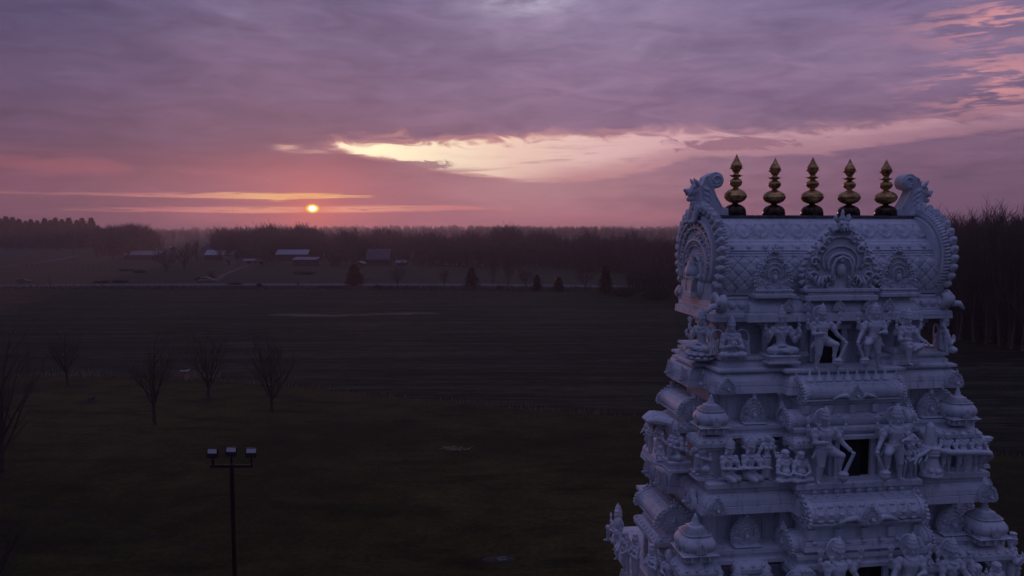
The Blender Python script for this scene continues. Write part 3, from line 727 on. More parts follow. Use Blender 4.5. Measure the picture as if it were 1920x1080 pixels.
def spike(h=.12, kind=0):
    mb = MB()
    if kind == 0: mb.lathe([(.40 * h, 0), (.42 * h, .10 * h), (.34 * h, .16 * h), (.28 * h, .36 * h), (.20 * h, .40 * h), (.20 * h, .50 * h), (.12 * h, .60 * h), (.13 * h, .68 * h), (.01 * h, h)], seg=10)
    else: mb.lathe([(.26 * h, 0), (.28 * h, .08 * h), (.20 * h, .16 * h), (.12 * h, .2 * h), (.24 * h, .28 * h), (.27 * h, .38 * h), (.22 * h, .5 * h), (.10 * h, .56 * h), (.13 * h, .64 * h), (.05 * h, .74 * h), (.01 * h, h)], seg=10)
    return mb
def pilaster(h, w=.07):
    mb = MB()
    mb.box(0, 0, .03 * h, w * 1.5, w * 1.5, .06 * h); mb.box(0, 0, .09 * h, w * 1.25, w * 1.25, .05 * h)
    mb.lathe([(w * .5, .1 * h), (w * .46, .55 * h), (w * .52, .58 * h), (w * .36, .61 * h), (w * .5, .65 * h), (w * .62, .70 * h), (w * .36, .735 * h), (w * .40, .76 * h), (w * .72, .80 * h), (w * .75, .83 * h), (w * .4, .855 * h)], seg=12)
    mb.box(0, 0, .88 * h, w * 1.7, w * 1.7, .045 * h, .004); mb.box(0, 0, .94 * h, w * 2.6, w * 1.3, .075 * h, .01)
    return mb
def dome(w):
    "square bulbous pavilion roof with base slab, four face roundels and finial; half width w"
    mb = MB()
    mb.box(0, 0, .04 * w, 2.05 * w, 2.05 * w, .08 * w, .01); mb.box(0, 0, .13 * w, 1.75 * w, 1.75 * w, .10 * w)
    mb.box(0, 0, -.20 * w, 1.5 * w, 1.5 * w, .42 * w); mb.box(0, 0, -.06 * w, 1.75 * w, 1.75 * w, .08 * w, .006)
    mb.lathe([(.80 * w, .16 * w), (.93 * w, .28 * w), (1.0 * w, .48 * w), (.97 * w, .66 * w), (.84 * w, .86 * w), (.70 * w, 1.0 * w)], seg=32, sq=4.5)
    mb.lathe([(.78 * w, 1.0 * w), (.80 * w, 1.06 * w), (.64 * w, 1.12 * w), (.68 * w, 1.16 * w), (.44 * w, 1.30 * w), (.47 * w, 1.35 * w), (.26 * w, 1.44 * w)], seg=32, sq=4.0)
    mb.lathe([(.28 * w, 1.42 * w), (.30 * w, 1.48 * w), (.16 * w, 1.54 * w), (.20 * w, 1.66 * w), (.12 * w, 1.74 * w), (.14 * w, 1.80 * w), (.02 * w, 2.05 * w)], seg=10)
    for k in range(4):
        a = k * math.pi / 2 + math.pi / 4
        mb.tube([(1.02 * w * r * math.cos(a) * 1.12, 1.02 * w * r * math.sin(a) * 1.12, z * w) for r, z in ((.82, .2), (.96, .3), (1.03, .48), (1.0, .66), (.87, .86), (.72, 1.0))], .035 * w, 5)
    for k in range(4):
        a = k * math.pi / 2; kd = kudu(.27 * w, .56 * w, .10 * w, 0, base=False)
        mb.add(kd, RZ(a) @ T((0, -.96 * w, .12 * w)))
        for q in (-.5, 0, .5):
            mb.box(math.sin(a) * .88 * w + math.cos(a) * q * w, -math.cos(a) * .88 * w + math.sin(a) * q * w, -.14 * w, .12 * w, .12 * w, .28 * w)
    return mb
def shala(L, r, n=9, skind=1, lattice=True, spikes=True):
    "small barrel roof lying along x, half length L, radius r, with end gables; sits on z=0"
    mb = MB(); N = 14
    prof = [(-.82, 0), (-.95, .12), (-1.0, .32), (-.97, .52), (-.84, .74), (-.6, .90), (-.3, .98), (0, 1.0)]
    prof = [(a * r, b * r) for a, b in prof]; full = prof + [(-a, b) for a, b in prof[-2::-1]]
    mb.prism(full, 'x', -L, L)
    for k in range(len(prof) - 1):
        pass
    if lattice:      # raised net or figured rows on the front
        m = max(6, int(2 * L / (.16 * r)))
        def Pq(u, v):
            v = max(0, min(.999, v)) * (len(prof) - 1); i = int(v); f = v - i
            return V(-L * .93 + 2 * L * .93 * u, (prof[i][0] * (1 - f) + prof[i + 1][0] * f) * 1.01, (prof[i][1] * (1 - f) + prof[i + 1][1] * f) * 1.01 + .002)
        if lattice == 'net':
            for i in range(-4, m + 5):
                for sgn in (1, -1):
                    q = []
                    for j in range(8):
                        v = .06 + .66 * j / 7; u = (i + sgn * 4.5 * (j / 7 - .5)) / m
                        if 0 <= u <= 1: q.append(Pq(u, v))
                    if len(q) > 1: mb.tube(q, .022 * r + .004, 4)
        else:
            for i in range(10):
                for j in range(3): mb.ball(Pq((i + .5) / 10, .14 + .22 * j), (L * .062, r * .06, r * .085), 7, 5)
                q = [Pq(i / 10, .05 + .62 * t / 6) for t in range(7)]; mb.tube(q, .014 * r, 4)
        for v in (.03, .74, .82): mb.tube([Pq(0, v), Pq(1, v)], .03 * r, 5)
    mb.box(0, 0, -.05 * r, 2.06 * L, 1.9 * r, .12 * r, .01)
    mb.box(0, 0, r * 1.0, 1.9 * L, .5 * r, .08 * r, .01)
    for s in (-1, 1):
        g = kudu(r * 1.12, r * 1.38, r * .30, 0, base=False)
        mb.add(g, T((s * L, 0, -.1 * r)) @ RZ(s * math.pi / 2) )
        mb.prism([(a * 1.05, b * 1.05) for a, b in full], 'x', s * L - .1 * r, s * L + .1 * r)
    return mb
def kapota(mb, plan, z0, z1, out=.12):
    "rolled cornice from z0 (top) down to z1 with a drip fillet"
    h = z0 - z1
    mb.sweep(plan, [(-.30, z0), (-out * .9, z0), (-out * .62, z0 - h * .04), (-out * .30, z0 - h * .16), (-out * .08, z0 - h * .36), (0, z0 - h * .60), (-.012, z0 - h * .63), (-.012, z0 - h * .655), (.012, z0 - h * .67), (.03, z1), (-out, z1), (-.25, z1 + .01)][::-1])
def cross_plan(hw, hd, a, p, b, q, a2=None, p2=None):
    "rectangle with a central bay a wide, p deep on front and back and b, q at the ends, counter-clockwise from the front left"
    return [(-hw, -hd), (-a, -hd), (-a, -hd - p), (a, -hd - p), (a, -hd), (hw, -hd), (hw, -b), (hw + q, -b), (hw + q, b), (hw, b), (hw, hd), (a, hd), (a, hd + p), (-a, hd + p), (-a, hd), (-hw, hd), (-hw, b), (-hw - q, b), (-hw - q, -b), (-hw, -b)]

# ------------------------------------------------------------------ the temple tower
TW = empty('temple_tower', (5.8, 15.4, 0), R(7.7), 'white carved temple gateway tower with five brass finials along its ridge', 'temple tower')
Z = CAM_H
def tpart(name, mb, loc=(0, 0, 0), rz=0.0, mat=None, parent=None):
    return mb.build(name, mat or PAINT, parent or TW, (loc[0], loc[1], loc[2] + (Z if parent is None else 0)), rz)
def tinst(name, me, loc, rz=0.0, sc=1.0, parent=None):
    return inst(name, me, parent or TW, (loc[0], loc[1], loc[2] + (Z if parent is None else 0)), rz, sc)

# --- the barrel roof
ROOF = [(-.85, -1.22), (-.905, -1.08), (-.93, -.92), (-.925, -.76), (-.89, -.60), (-.835, -.49), (-.80, -.44), (-.80, -.415), (-.775, -.40), (-.72, -.285), (-.66, -.27), (-.655, -.235), (-.60, -.215), (-.46, -.02), (-.36, .09), (-.33, .115), (-.22, .17), (-.20, .20), (0, .21)]
cum = [0]
for i in range(1, len(ROOF)): cum.append(cum[-1] + math.hypot(ROOF[i][0] - ROOF[i - 1][0], ROOF[i][1] - ROOF[i - 1][1]))
def roof_pt(s):
    s = min(max(s, 0), cum[-1] - 1e-6)
    i = max(k for k in range(len(cum)) if cum[k] <= s); i = min(i, len(ROOF) - 2)
    f = (s - cum[i]) / (cum[i + 1] - cum[i]); a, b = ROOF[i], ROOF[i + 1]
    n = (-(b[1] - a[1]), (b[0] - a[0])); L = math.hypot(*n)
    return a[0] + (b[0] - a[0]) * f, a[1] + (b[1] - a[1]) * f, n[0] / L, n[1] / L
S_LAT = cum[5]; S_B0, S_B1 = cum[12], cum[14]
HL = 2.10
def roof_h(x, s):
    "carved relief on the barrel: lattice with studs below, framed shields on the upper band"
    h = 0
    if .04 < s < S_LAT - .02:
        P = .245; u = (x + s * 1.0) / P; v = (x - s * 1.0) / P
        du = abs(u - round(u)); dv = abs(v - round(v))
        h -= .030 * max(0, 1 - du / .075) + .030 * max(0, 1 - dv / .075)
        cu, cv = abs(u - math.floor(u) - .5), abs(v - math.floor(v) - .5)
        h += .020 * max(0, 1 - (cu * cu + cv * cv) / .012)
    if S_B0 < s < S_B1:
        t = (s - S_B0) / (S_B1 - S_B0); p = .355; q = (x / p) - math.floor(x / p) - .5
        rr = math.hypot(q / .36, (t - .55) / .42)
        h += .035 * max(0, 1 - abs(rr - 1) / .16)                               # frame
        h += .030 * max(0, 1 - (rr / .55) ** 2)                                # boss
        h += .018 * max(0, math.sin(14 * math.atan2(t - .55, q))) * max(0, 1 - abs(rr - 1.3) / .16)
        h += .014 * max(0, 1 - abs(rr - .65) / .1) + .02 * max(0, 1 - abs(abs(q) - .49) / .03)
        h *= 1.7 * min(1, (1 - t) * 8, t * 8)
    return h
mb = MB()
def rf(u, v, sg):
    x = -HL + 2 * HL * u; s = cum[-1] * v; y, z, ny_, nz_ = roof_pt(s); h = roof_h(x, s)
    return (x, (y + ny_ * h) * sg, z + nz_ * h)
mb.grid(lambda u, v: rf(u, v, 1), 260, 110)
mb.grid(lambda u, v: rf(1 - u, v, -1), 60, 40)
for sg in (-1, 1):
    mb.tube([(-HL, sg * .815, -.455), (HL, sg * .815, -.455)], .018, 6); mb.tube([(-HL, sg * .80, -.405), (HL, sg * .80, -.405)], .014, 5)
mb.grid(lambda u, v: (-HL + 2 * HL * u, -.80 + 1.6 * v, -1.21), 2, 2)
bead = MB()
for i in range(84):
    x = -HL + .05 + i * (2 * HL - .1) / 83; mb.ball((x, -.845, -.50), (.020, .016, .020), 5, 4)
for i in range(13):
    x = -HL + .2 + i * (2 * HL - .4) / 12; mb.ball((x, -.755, -.345), (.052, .03, .052), 8, 5); mb.ball((x, -.785, -.345), .02, 6, 4)
for i in range(36):
    x = -HL + .08 + i * (2 * HL - .16) / 35; mb.ball((x, -.815, -.455), (.018, .022, .026), 5, 4)
BARREL = tpart('barrel_roof', mb)
tag(BARREL, 'barrel vault roof with diamond lattice and a band of framed shields')
mb = MB(); mb.box(0, 0, .215, 2 * HL + .5, .46, .05, .01)
for i in range(9): mb.box(-1.9 + i * .47, random.uniform(-.02, .02), .238, .40, .42, .02)
M_LEAD = material('weathered_ridge', (.10, .10, .12), .8, var=.4, scale=6)
tpart('ridge_cap', mb, mat=M_LEAD)

# --- gable ends, seen edge-on from the front on the right and in relief on the left
def gable():
    "facing -Y locally"
    mb = MB(); w, h = 1.02, 1.74
    P = arch_pts(w * .93, h * .97, 40, .80)
    mb.prism(P, 'y', -.10, .16)
    A = arch_pts(w, h, 24, .8)
    B = arch_pts(w, h, 60, .8)
    mb.tube([(x, .03, z) for x, z in B], [.085] * len(B), 8, flat=1.0)         # thick rolled rim with leaf carving
    for i, (x, z) in enumerate(B[1:-1]):
        o = V(x, 0, z - h * .5).normalized(); tn = V(-o.z, 0, o.x)
        mb.tube([V(x, -.06, z) + o * .02, V(x, .03, z) + o * .10 + tn * .03, V(x, .12, z) + o * .06 + tn * .05], [.018, .024, .012], 5)
    for i, (x, z) in enumerate(A[1:-1]):                                       # petals standing out round the rim
        o = V(x, 0, z - h * .50).normalized(); c = V(x, -.05, z) + o * .10
        tn = V(-o.z, 0, o.x) * (-1 if x < 0 else 1)
        mb.ball(c, (.085, .075, .085), 8, 6); mb.ball(c + o * .055 + tn * .02, (.06, .06, .06), 7, 5)
        mb.ball(c - o * .06 + V(0, -.03, 0), (.05, .05, .05), 6, 5)
    for k, (sc, r) in enumerate(((.88, .030), (.78, .022), (.60, .032), (.52, .020), (.36, .034), (.28, .018))):
        q = [(x * sc, -.12, z * sc + (1 - sc) * h * .25) for x, z in arch_pts(w, h, 30, .8)[1:-1]]; mb.tube(q, r, 5)
    for k in range(15):                                                        # scroll foliage between the hoops
        a = math.pi * (1.1 - 1.2 * k / 14)
        for rr, s in ((.69, .075), (.44, .055)):
            cx, cz = w * rr * math.cos(a), h * .53 + h * .46 * rr * math.sin(a)
            mb.tube([(cx + s * math.cos(t + a) * (1 - t / 9), -.125, cz + s * math.sin(t + a) * (1 - t / 9)) for t in [j * .7 for j in range(9)]], .017, 5)
    for k in range(18):
        a = math.pi * (1.08 - 1.16 * k / 17); mb.ball((w * .30 * math.cos(a), -.14, h * .52 + h * .15 * math.sin(a)), .02, 5, 4)
    # curled feet
    for s in (-1, 1):
        mb.tube([(s * (.80 + .02), .02, .16), (s * .90, .02, .05), (s * 1.02, .02, .02), (s * 1.10, .02, .10), (s * 1.05, .02, .2), (s * .96, .02, .19)], [.09, .10, .10, .09, .07, .05], 8)
        for k in range(5): mb.ball((s * (.84 + .06 * k), -.08, .16 + .05 * math.sin(k)), (.07, .05, .09), 6, 5)
    # small domed shrine in the middle
    sh_ = MB(); sv = mb; mb = sh_
    mb.box(0, -.28, .18, .52, .34, .12, .01); mb.box(0, -.26, .40, .34, .26, .34); mb.box(0, -.28, .60, .46, .32, .06, .01)
    mb.lathe([(.19, 0), (.23, .08), (.22, .2), (.13, .3), (.15, .33), (.05, .42), (.07, .48), (.01, .6)], (0, -.26, .62), 20, sq=4)
    for s in (-1, 1):
        mb.lathe([(.05, 0), (.04, .25), (.06, .3), (.05, .34)], (s * .21, -.36, .24), 8)
        mb.ball((s * .42, -.2, .36), (.11, .09, .2), 8, 6); mb.ball((s * .42, -.24, .62), .075, 8, 6)
        mb.tube([(s * .3, -.14, .1), (s * .55, -.16, .3), (s * .62, -.14, .6), (s * .5, -.14, .72)], [.05, .06, .05, .03], 6)
    sv.add(sh_, T((0, -.02, .04)) @ S3(.72, .55, .78)); mb = sv
    return mb
gme = gable().mesh('gable', PAINT)
for s in (-1, 1): tag(tinst('gable', gme, (s * (HL + .10), 0, -1.44), s * math.pi / 2), 'horseshoe gable end ringed with rounded petals')

# --- the two lion heads with scroll plumes on the ridge ends
def yali():
    "faces -X, scroll behind"
    mb = MB()
    out = [(.40, 0), (.38, .24), (.24, .27), (.13, .46), (.07, .60), (.10, .66), (.16, .64), (.22, .66), (.245, .75), (.19, .86), (.06, .895), (-.08, .82), (-.14, .66), (-.10, .45), (-.10, .2), (-.16, 0)]
    s = MB(); s.prism(out, 'y', -.13, .13)
    for y in (-.13, .13): s.tube([(x, y, z) for x, z in out[2:14]], .018, 6)
    s.lathe([(.12, -.16), (.125, -.14), (.10, -.13), (.10, .13), (.125, .14), (.12, .16)], (0, 0, 0), 18, smooth=False) if False else None
    s.add(MB().lathe([(.02, -.15), (.155, -.15), (.155, .15), (.02, .15)], (0, 0, 0), 20, smooth=False), T((.115, 0, .765)) @ Matrix.Rotation(math.pi / 2, 4, 'X'))
    for y in (-.165, .165): s.tube([(.13 + .095 * math.cos(t) * (1 - t / 12), y, .765 + .095 * math.sin(t) * (1 - t / 12)) for t in [-2.0 + k * .55 for k in range(16)]], .017, 5)
    m2 = MB()
    m2.ball((-.14, 0, .20), (.17, .17, .24), 12, 9); m2.ball((-.05, 0, .10), (.24, .2, .16), 10, 8)           # chest
    m2.cap((-.12, 0, .30), (-.17, 0, .52), .15, .13, 10)
    m2.ball((-.20, 0, .56), (.16, .13, .14), 12, 9)                                                             # head
    m2.cap((-.28, 0, .55), (-.37, 0, .545), .085, .075, 8); m2.ball((-.435, 0, .58), (.04, .055, .035), 8, 6)   # upper jaw, nose
    m2.cap((-.26, 0, .44), (-.36, 0, .41), .07, .05, 8)                                                         # lower jaw
    for y in (-1, 1):
        m2.ball((-.27, y * .085, .635), (.045, .035, .045), 8, 6); m2.tube([(-.20, y * .09, .66), (-.26, y * .10, .74), (-.31, y * .09, .80)], [.05, .04, .012], 6)
        m2.tube([(-.36, y * .07, .53), (-.40, y * .06, .46)], [.02, .008], 5)
        for k in range(5): m2.tube([(-.12 + .01 * k, y * .12, .62 - .09 * k), (-.04, y * .16, .58 - .10 * k), (.02, y * .13, .50 - .10 * k)], [.035, .035, .015], 6)
        m2.tube([(-.2, y * .12, .26), (-.27, y * .13, .12), (-.30, y * .13, .0)], [.07, .06, .06], 7); m2.ball((-.34, y * .13, -.02), (.07, .06, .045), 7, 5)
        m2.ball((-.1, y * .15, .2), (.10, .06, .12), 8, 6)
    m2.tube([(-.2, .08, .36), (-.32, .0, .31), (-.2, -.08, .36)], .03, 6)
    for k in range(4): m2.tube([(-.30, -.05 + .03 * k, .36), (-.33, -.05 + .03 * k, .22)], [.022, .012], 5)
    m2.add(s, Matrix.Identity(4))
    return m2
yme = remesh(yali(), .011, 'lion_head')
ZY = .14
for s in (-1, 1):
    o = tinst('lion_crest', yme, (s * (HL + .0), 0, ZY), 0 if s < 0 else math.pi, 1.0)
    tag(o, 'lion head with curled plume on the ridge end')

# --- brass finials
BR = bpy.data.materials.new('aged_brass'); BR.use_nodes = True; t = NT(BR.node_tree); b = t.n['Principled BSDF']
tc = t.new('ShaderNodeTexCoord'); sp = t.new('ShaderNodeSeparateXYZ'); t.l.new(tc.outputs['Object'], sp.inputs[0])
gg = t.new('ShaderNodeNewGeometry'); n1 = t.noise(gg.outputs['Position'], 8, 6, .7); n2 = t.noise(t.xyz(t.mul(sp.outputs[0], 3.0), t.mul(sp.outputs[1], 3.0), t.mul(sp.outputs[2], 40.0)), 1.0, 4, .7)
tarn = t.step(t.add(t.mul(n1, .6), t.mul(n2, .4)), .42, .62)
t.l.new(t.mix(tarn, (.26, .15, .06, 1), (.85, .54, .22, 1)), b.inputs['Base Color']); b.inputs['Metallic'].default_value = .85
t.l.new(t.step(n1, .3, .7, .28, .55), b.inputs['Roughness'])
BK = material('tarnished_bronze', (.022, .014, .012), .25, .6, var=.5, scale=12, col2=(.10, .06, .035))
k_ = .00301
def kal(prof): return [(r * k_, z * k_) for r, z in prof]
fin0 = None
mb = MB(); mb.lathe(kal([(16, 78), (20, 82), (34, 86), (56, 98), (68, 114), (71, 124), (73, 127), (71, 130), (66, 144), (50, 160), (30, 170), (18, 175), (15, 182), (24, 186), (34, 196), (40, 208), (39, 220), (30, 232), (18, 238), (15, 246), (24, 252), (30, 258), (18, 264), (16, 272), (24, 284), (30, 296), (31, 302), (36, 308), (37, 316), (31, 330), (16, 356), (3, 386), (1, 390)]), seg=28)
for (zz, rr, n) in ((255, 47, 8), (300, 50, 8)):
    for i in range(n):
        a = math.tau * i / n + .2; c, s_ = math.cos(a), math.sin(a)
        mb.raw([(c * 14 * k_ - s_ * 15 * k_, s_ * 14 * k_ + c * 15 * k_, (zz - 6) * k_), (c * 14 * k_ + s_ * 15 * k_, s_ * 14 * k_ - c * 15 * k_, (zz - 6) * k_), (c * 32 * k_ + s_ * 13 * k_, s_ * 32 * k_ - c * 13 * k_, (zz - 2) * k_), (c * rr * k_, s_ * rr * k_, (zz + 6) * k_), (c * 32 * k_ - s_ * 13 * k_, s_ * 32 * k_ + c * 13 * k_, (zz - 2) * k_),
                (c * 14 * k_, s_ * 14 * k_, (zz - 12) * k_), (c * 30 * k_, s_ * 30 * k_, (zz - 6) * k_)], [(0, 1, 2, 3, 4), (1, 5, 6, 2), (5, 0, 4, 6), (2, 6, 3), (6, 4, 3)])
kme = mb.mesh('finial', BR)
mb = MB(); mb.lathe(kal([(66, 0), (71, 6), (70, 30), (66, 46), (56, 60), (40, 70), (20, 76), (15, 82)]), seg=28); bme = mb.mesh('finial_base', BK)
for i, x in enumerate((-1.54, -.75, .035, .80, 1.58)):
    o = tinst('finial', kme, (x, 0, .235), i * .7, (1, 1, (1.0, .95, .97, .95, .95)[i]))
    o.rotation_euler = (.012 * math.sin(i * 2.3), .016 * math.cos(i * 1.7), i * .7)
    tinst('finial_base', bme, (0, 0, 0), 0, 1, parent=o)

# --- kudu panels on the roof face
def panelset(items):
    for (x, y, z, w, h, d, rich) in items:
        mb = kudu(w, h, d, rich); yield mb, (x, y, z)
mb = kudu(.72, 1.22, .20, 1); mb.prism(ogive(.6, 1.1, 12), 'y', -.02, .36); mb.box(0, -.03, -.14, 1.40, .42, .10, .012); mb.box(0, -.02, -.06, 1.28, .36, .07, .01)
lion_mask(mb, 0, -.16, 1.16, .24)
for s in (-1, 1):
    for k in range(7): mb.tube([(s * (.14 + .07 * k), -.17, .12 + .06 * math.sin(k * 1.3)), (s * (.18 + .07 * k), -.20, .20 + .08 * math.sin(k * 1.3)), (s * (.12 + .07 * k), -.18, .26)], [.03, .035, .015], 6)
    mb.tube([(s * .17, -.20, .08), (s * .19, -.21, .42), (s * .12, -.21, .56), (0, -.21, .61)], .028, 6)
tag(tpart('arch_panel', mb, (.02, -.965, -1.12)), 'largest horseshoe panel, in the middle of the roof')
for x, s in ((-1.23, 1), (1.18, 1)):
    mb = kudu(.35, .74, .16, 1); mb.prism(ogive(.3, .6, 12), 'y', -.02, .2); mb.box(0, -.04, -.10, .78, .34, .07, .01); mb.box(0, -.03, -.045, .68, .28, .05, .008)
    tpart('arch_panel', mb, (x, -.965, -1.12))

# --- eave under the roof
mb = MB()
pl = cross_plan(2.28, .93, 1.62, .0001, .6, .16)
EP = [(-2.30, -1.0), (-1.72, -1.0), (-1.72, -1.14), (1.60, -1.14), (1.60, -1.0), (2.30, -1.0), (2.30, 1.0), (-2.30, 1.0)]
mb.sweep(EP, [(-.14, -1.69), (.04, -1.68), (.03, -1.545), (-.02, -1.53), (-.015, -1.49), (-.03, -1.44), (-.07, -1.38), (-.12, -1.33), (-.14, -1.30), (-.12, -1.28), (-.16, -1.24), (-.3, -1.22)])
for i in range(9):
    x = -2.2 + i * .055 * 1
petals_row(mb, -2.22, 2.22, -.965, -1.40, .075, 26, .05)
for i in range(13): mb.raw([(-2.30 + i * .045, -1.045, -1.66), (-2.30 + i * .045 + .04, -1.045, -1.66), (-2.30 + i * .045 + .02, -1.058, -1.56)], [(0, 1, 2)])
for i in range(14):
    for (x0, x1) in ((-2.28, -1.76), (1.64, 2.28)):
        x = x0 + (x1 - x0) * (i + .5) / 14; mb.ball((x, -1.035, -1.60), (.016, .014, .028), 5, 4)
for (x, y, rz) in ((2.42, -1.10, 0), (-2.42, -1.10, 0)):                        # corner scroll tips
    s = 1 if x > 0 else -1; mb.tube([(x - s * .2, y + .1, -1.40), (x, y, -1.40), (x + s * .08, y - .02, -1.50)], [.07, .06, .02], 6)
tpart('eave', mb)
for i, x in enumerate((-.62, -.02, .56, -1.0, .95)):
    m = kudu(.11, .20, .10, 0, base=False); tpart('eave_arch', m, (x, -1.13, -1.50))

# --- neck storey with its wall, pilasters and little doorway
mb = MB()
NP = cross_plan(1.95, .68, 1.05, .12, .4, .12)
mb.sweep(NP, [(0, -2.56), (0, -1.95), (.02, -1.93), (.02, -1.88), (.05, -1.86), (.05, -1.80), (.09, -1.78), (.09, -1.66)])
tpart('neck_wall', mb)
def doorway(xc, w, z0, z1, y, depth=.5):
    "dark opening with jambs and a deep reveal; returns the frame"
    mb = MB()
    for s in (-1, 1):
        mb.box(xc + s * (w / 2 + .05), y - .02, (z0 + z1) / 2, .09, .16, z1 - z0, .006); mb.box(xc + s * (w / 2 + .125), y + .03, (z0 + z1) / 2, .07, .12, z1 - z0 - .02, .006)
    mb.box(xc, y - .03, z1 + .045, w + .34, .20, .09, .01); mb.box(xc, y - .01, z1 + .115, w + .46, .16, .05, .008)
    f = tpart('door_frame', mb)
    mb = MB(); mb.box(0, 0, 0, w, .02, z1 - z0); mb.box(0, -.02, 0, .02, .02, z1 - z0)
    d = mb.build("door", DARK, f, (xc, y - .035, (z0 + z1) / 2))  # black sheet on the uncut wall, its colour standing for shade inside an opening
    m = MB(); m.box(-w * .12, -.055, 0, w * .62, .03, (z1 - z0) * .94, .006); m.build('door_panel', DOOR, f, (xc, y - .02, (z0 + z1) / 2))
    return f
doorway(-.02, .42, -2.49, -1.86, -.83)
# ledge mouldings below the neck figures
LP = cross_plan(2.28, 1.18, 1.10, .20, .5, .22)
mb = MB(); mb.sweep(LP, [(-.4, -2.60), (-.02, -2.60), (-.02, -2.575), (.05, -2.56), (.05, -2.52), (.0, -2.50), (-.3, -2.495)])
UP = [(-.3, -2.50), (-.06, -2.50), (-.06, -2.43), (-.10, -2.41), (-.10, -2.37), (-.05, -2.36), (-.05, -2.31), (-.3, -2.30)]
for (x0, x1) in ((-2.28, -.66), (.60, 2.28)):
    mb.sweep([(x0, -1.18), (x1, -1.18), (x1, 1.18), (x0, 1.18)], UP)
for s in (-1, 1): mb.sweep([(s * 2.3 - .2, -.5), (s * 2.3 + .2, -.5), (s * 2.3 + .2, .5), (s * 2.3 - .2, .5)], UP[:1] + [(o_ + .02, z_ + .002) for o_, z_ in UP[1:-1]] + [(-.19, -2.299)])
tpart('ledge', mb)
for (x, y) in ((-1.32, -.95), (1.30, -.95), (-.62, -.98), (.58, -.98), (-1.9, -.80)): tpart('pilaster', pilaster(.64, .13 if abs(x) < 1.5 else .09), (x, y, -2.32))

C1 = cross_plan(2.37, 1.25, 1.12, .24, .58, .25)
mb = MB(); kapota(mb, C1, -2.60, -2.945, .16); tpart('cornice', mb)

# ------------------------------------------------------------------ one full storey
def figset(key, loc, rz=0.0, sc=1.0, name=None, label=None, club=False):
    o = tinst(name or FIG[key].name, FIG[key], loc, rz, sc)
    if label: o['label'] = label
    if club: tinst('club', FIG['guardian_club'], (0, 0, 0), 0, 1, parent=o)
    return o
def pedestal(loc, sx, sy, h, name='pedestal', lotus=False, rz=0.0):
    mb = MB()
    if lotus:
        mb.lathe([(sx * .42, 0), (sx * .52, h * .25), (sx * .36, h * .5), (sx * .44, h * .7), (sx * .5, h)], seg=16)
        for k in range(12):
            a = math.tau * k / 12
            for q in (0, 1): mb.ball((sx * .47 * math.cos(a + q * .26), sx * .47 * math.sin(a + q * .26), h * (.30 + .42 * q)), (sx * .13, sx * .13, h * .2), 6, 5)
    else:
        mb.box(0, 0, h * .14, sx, sy, h * .28, .01); mb.box(0, 0, h * .5, sx * .86, sy * .86, h * .5, .008); mb.box(0, 0, h * .86, sx * .96, sy * .96, h * .28, .012)
    return tpart(name, mb, loc, rz)

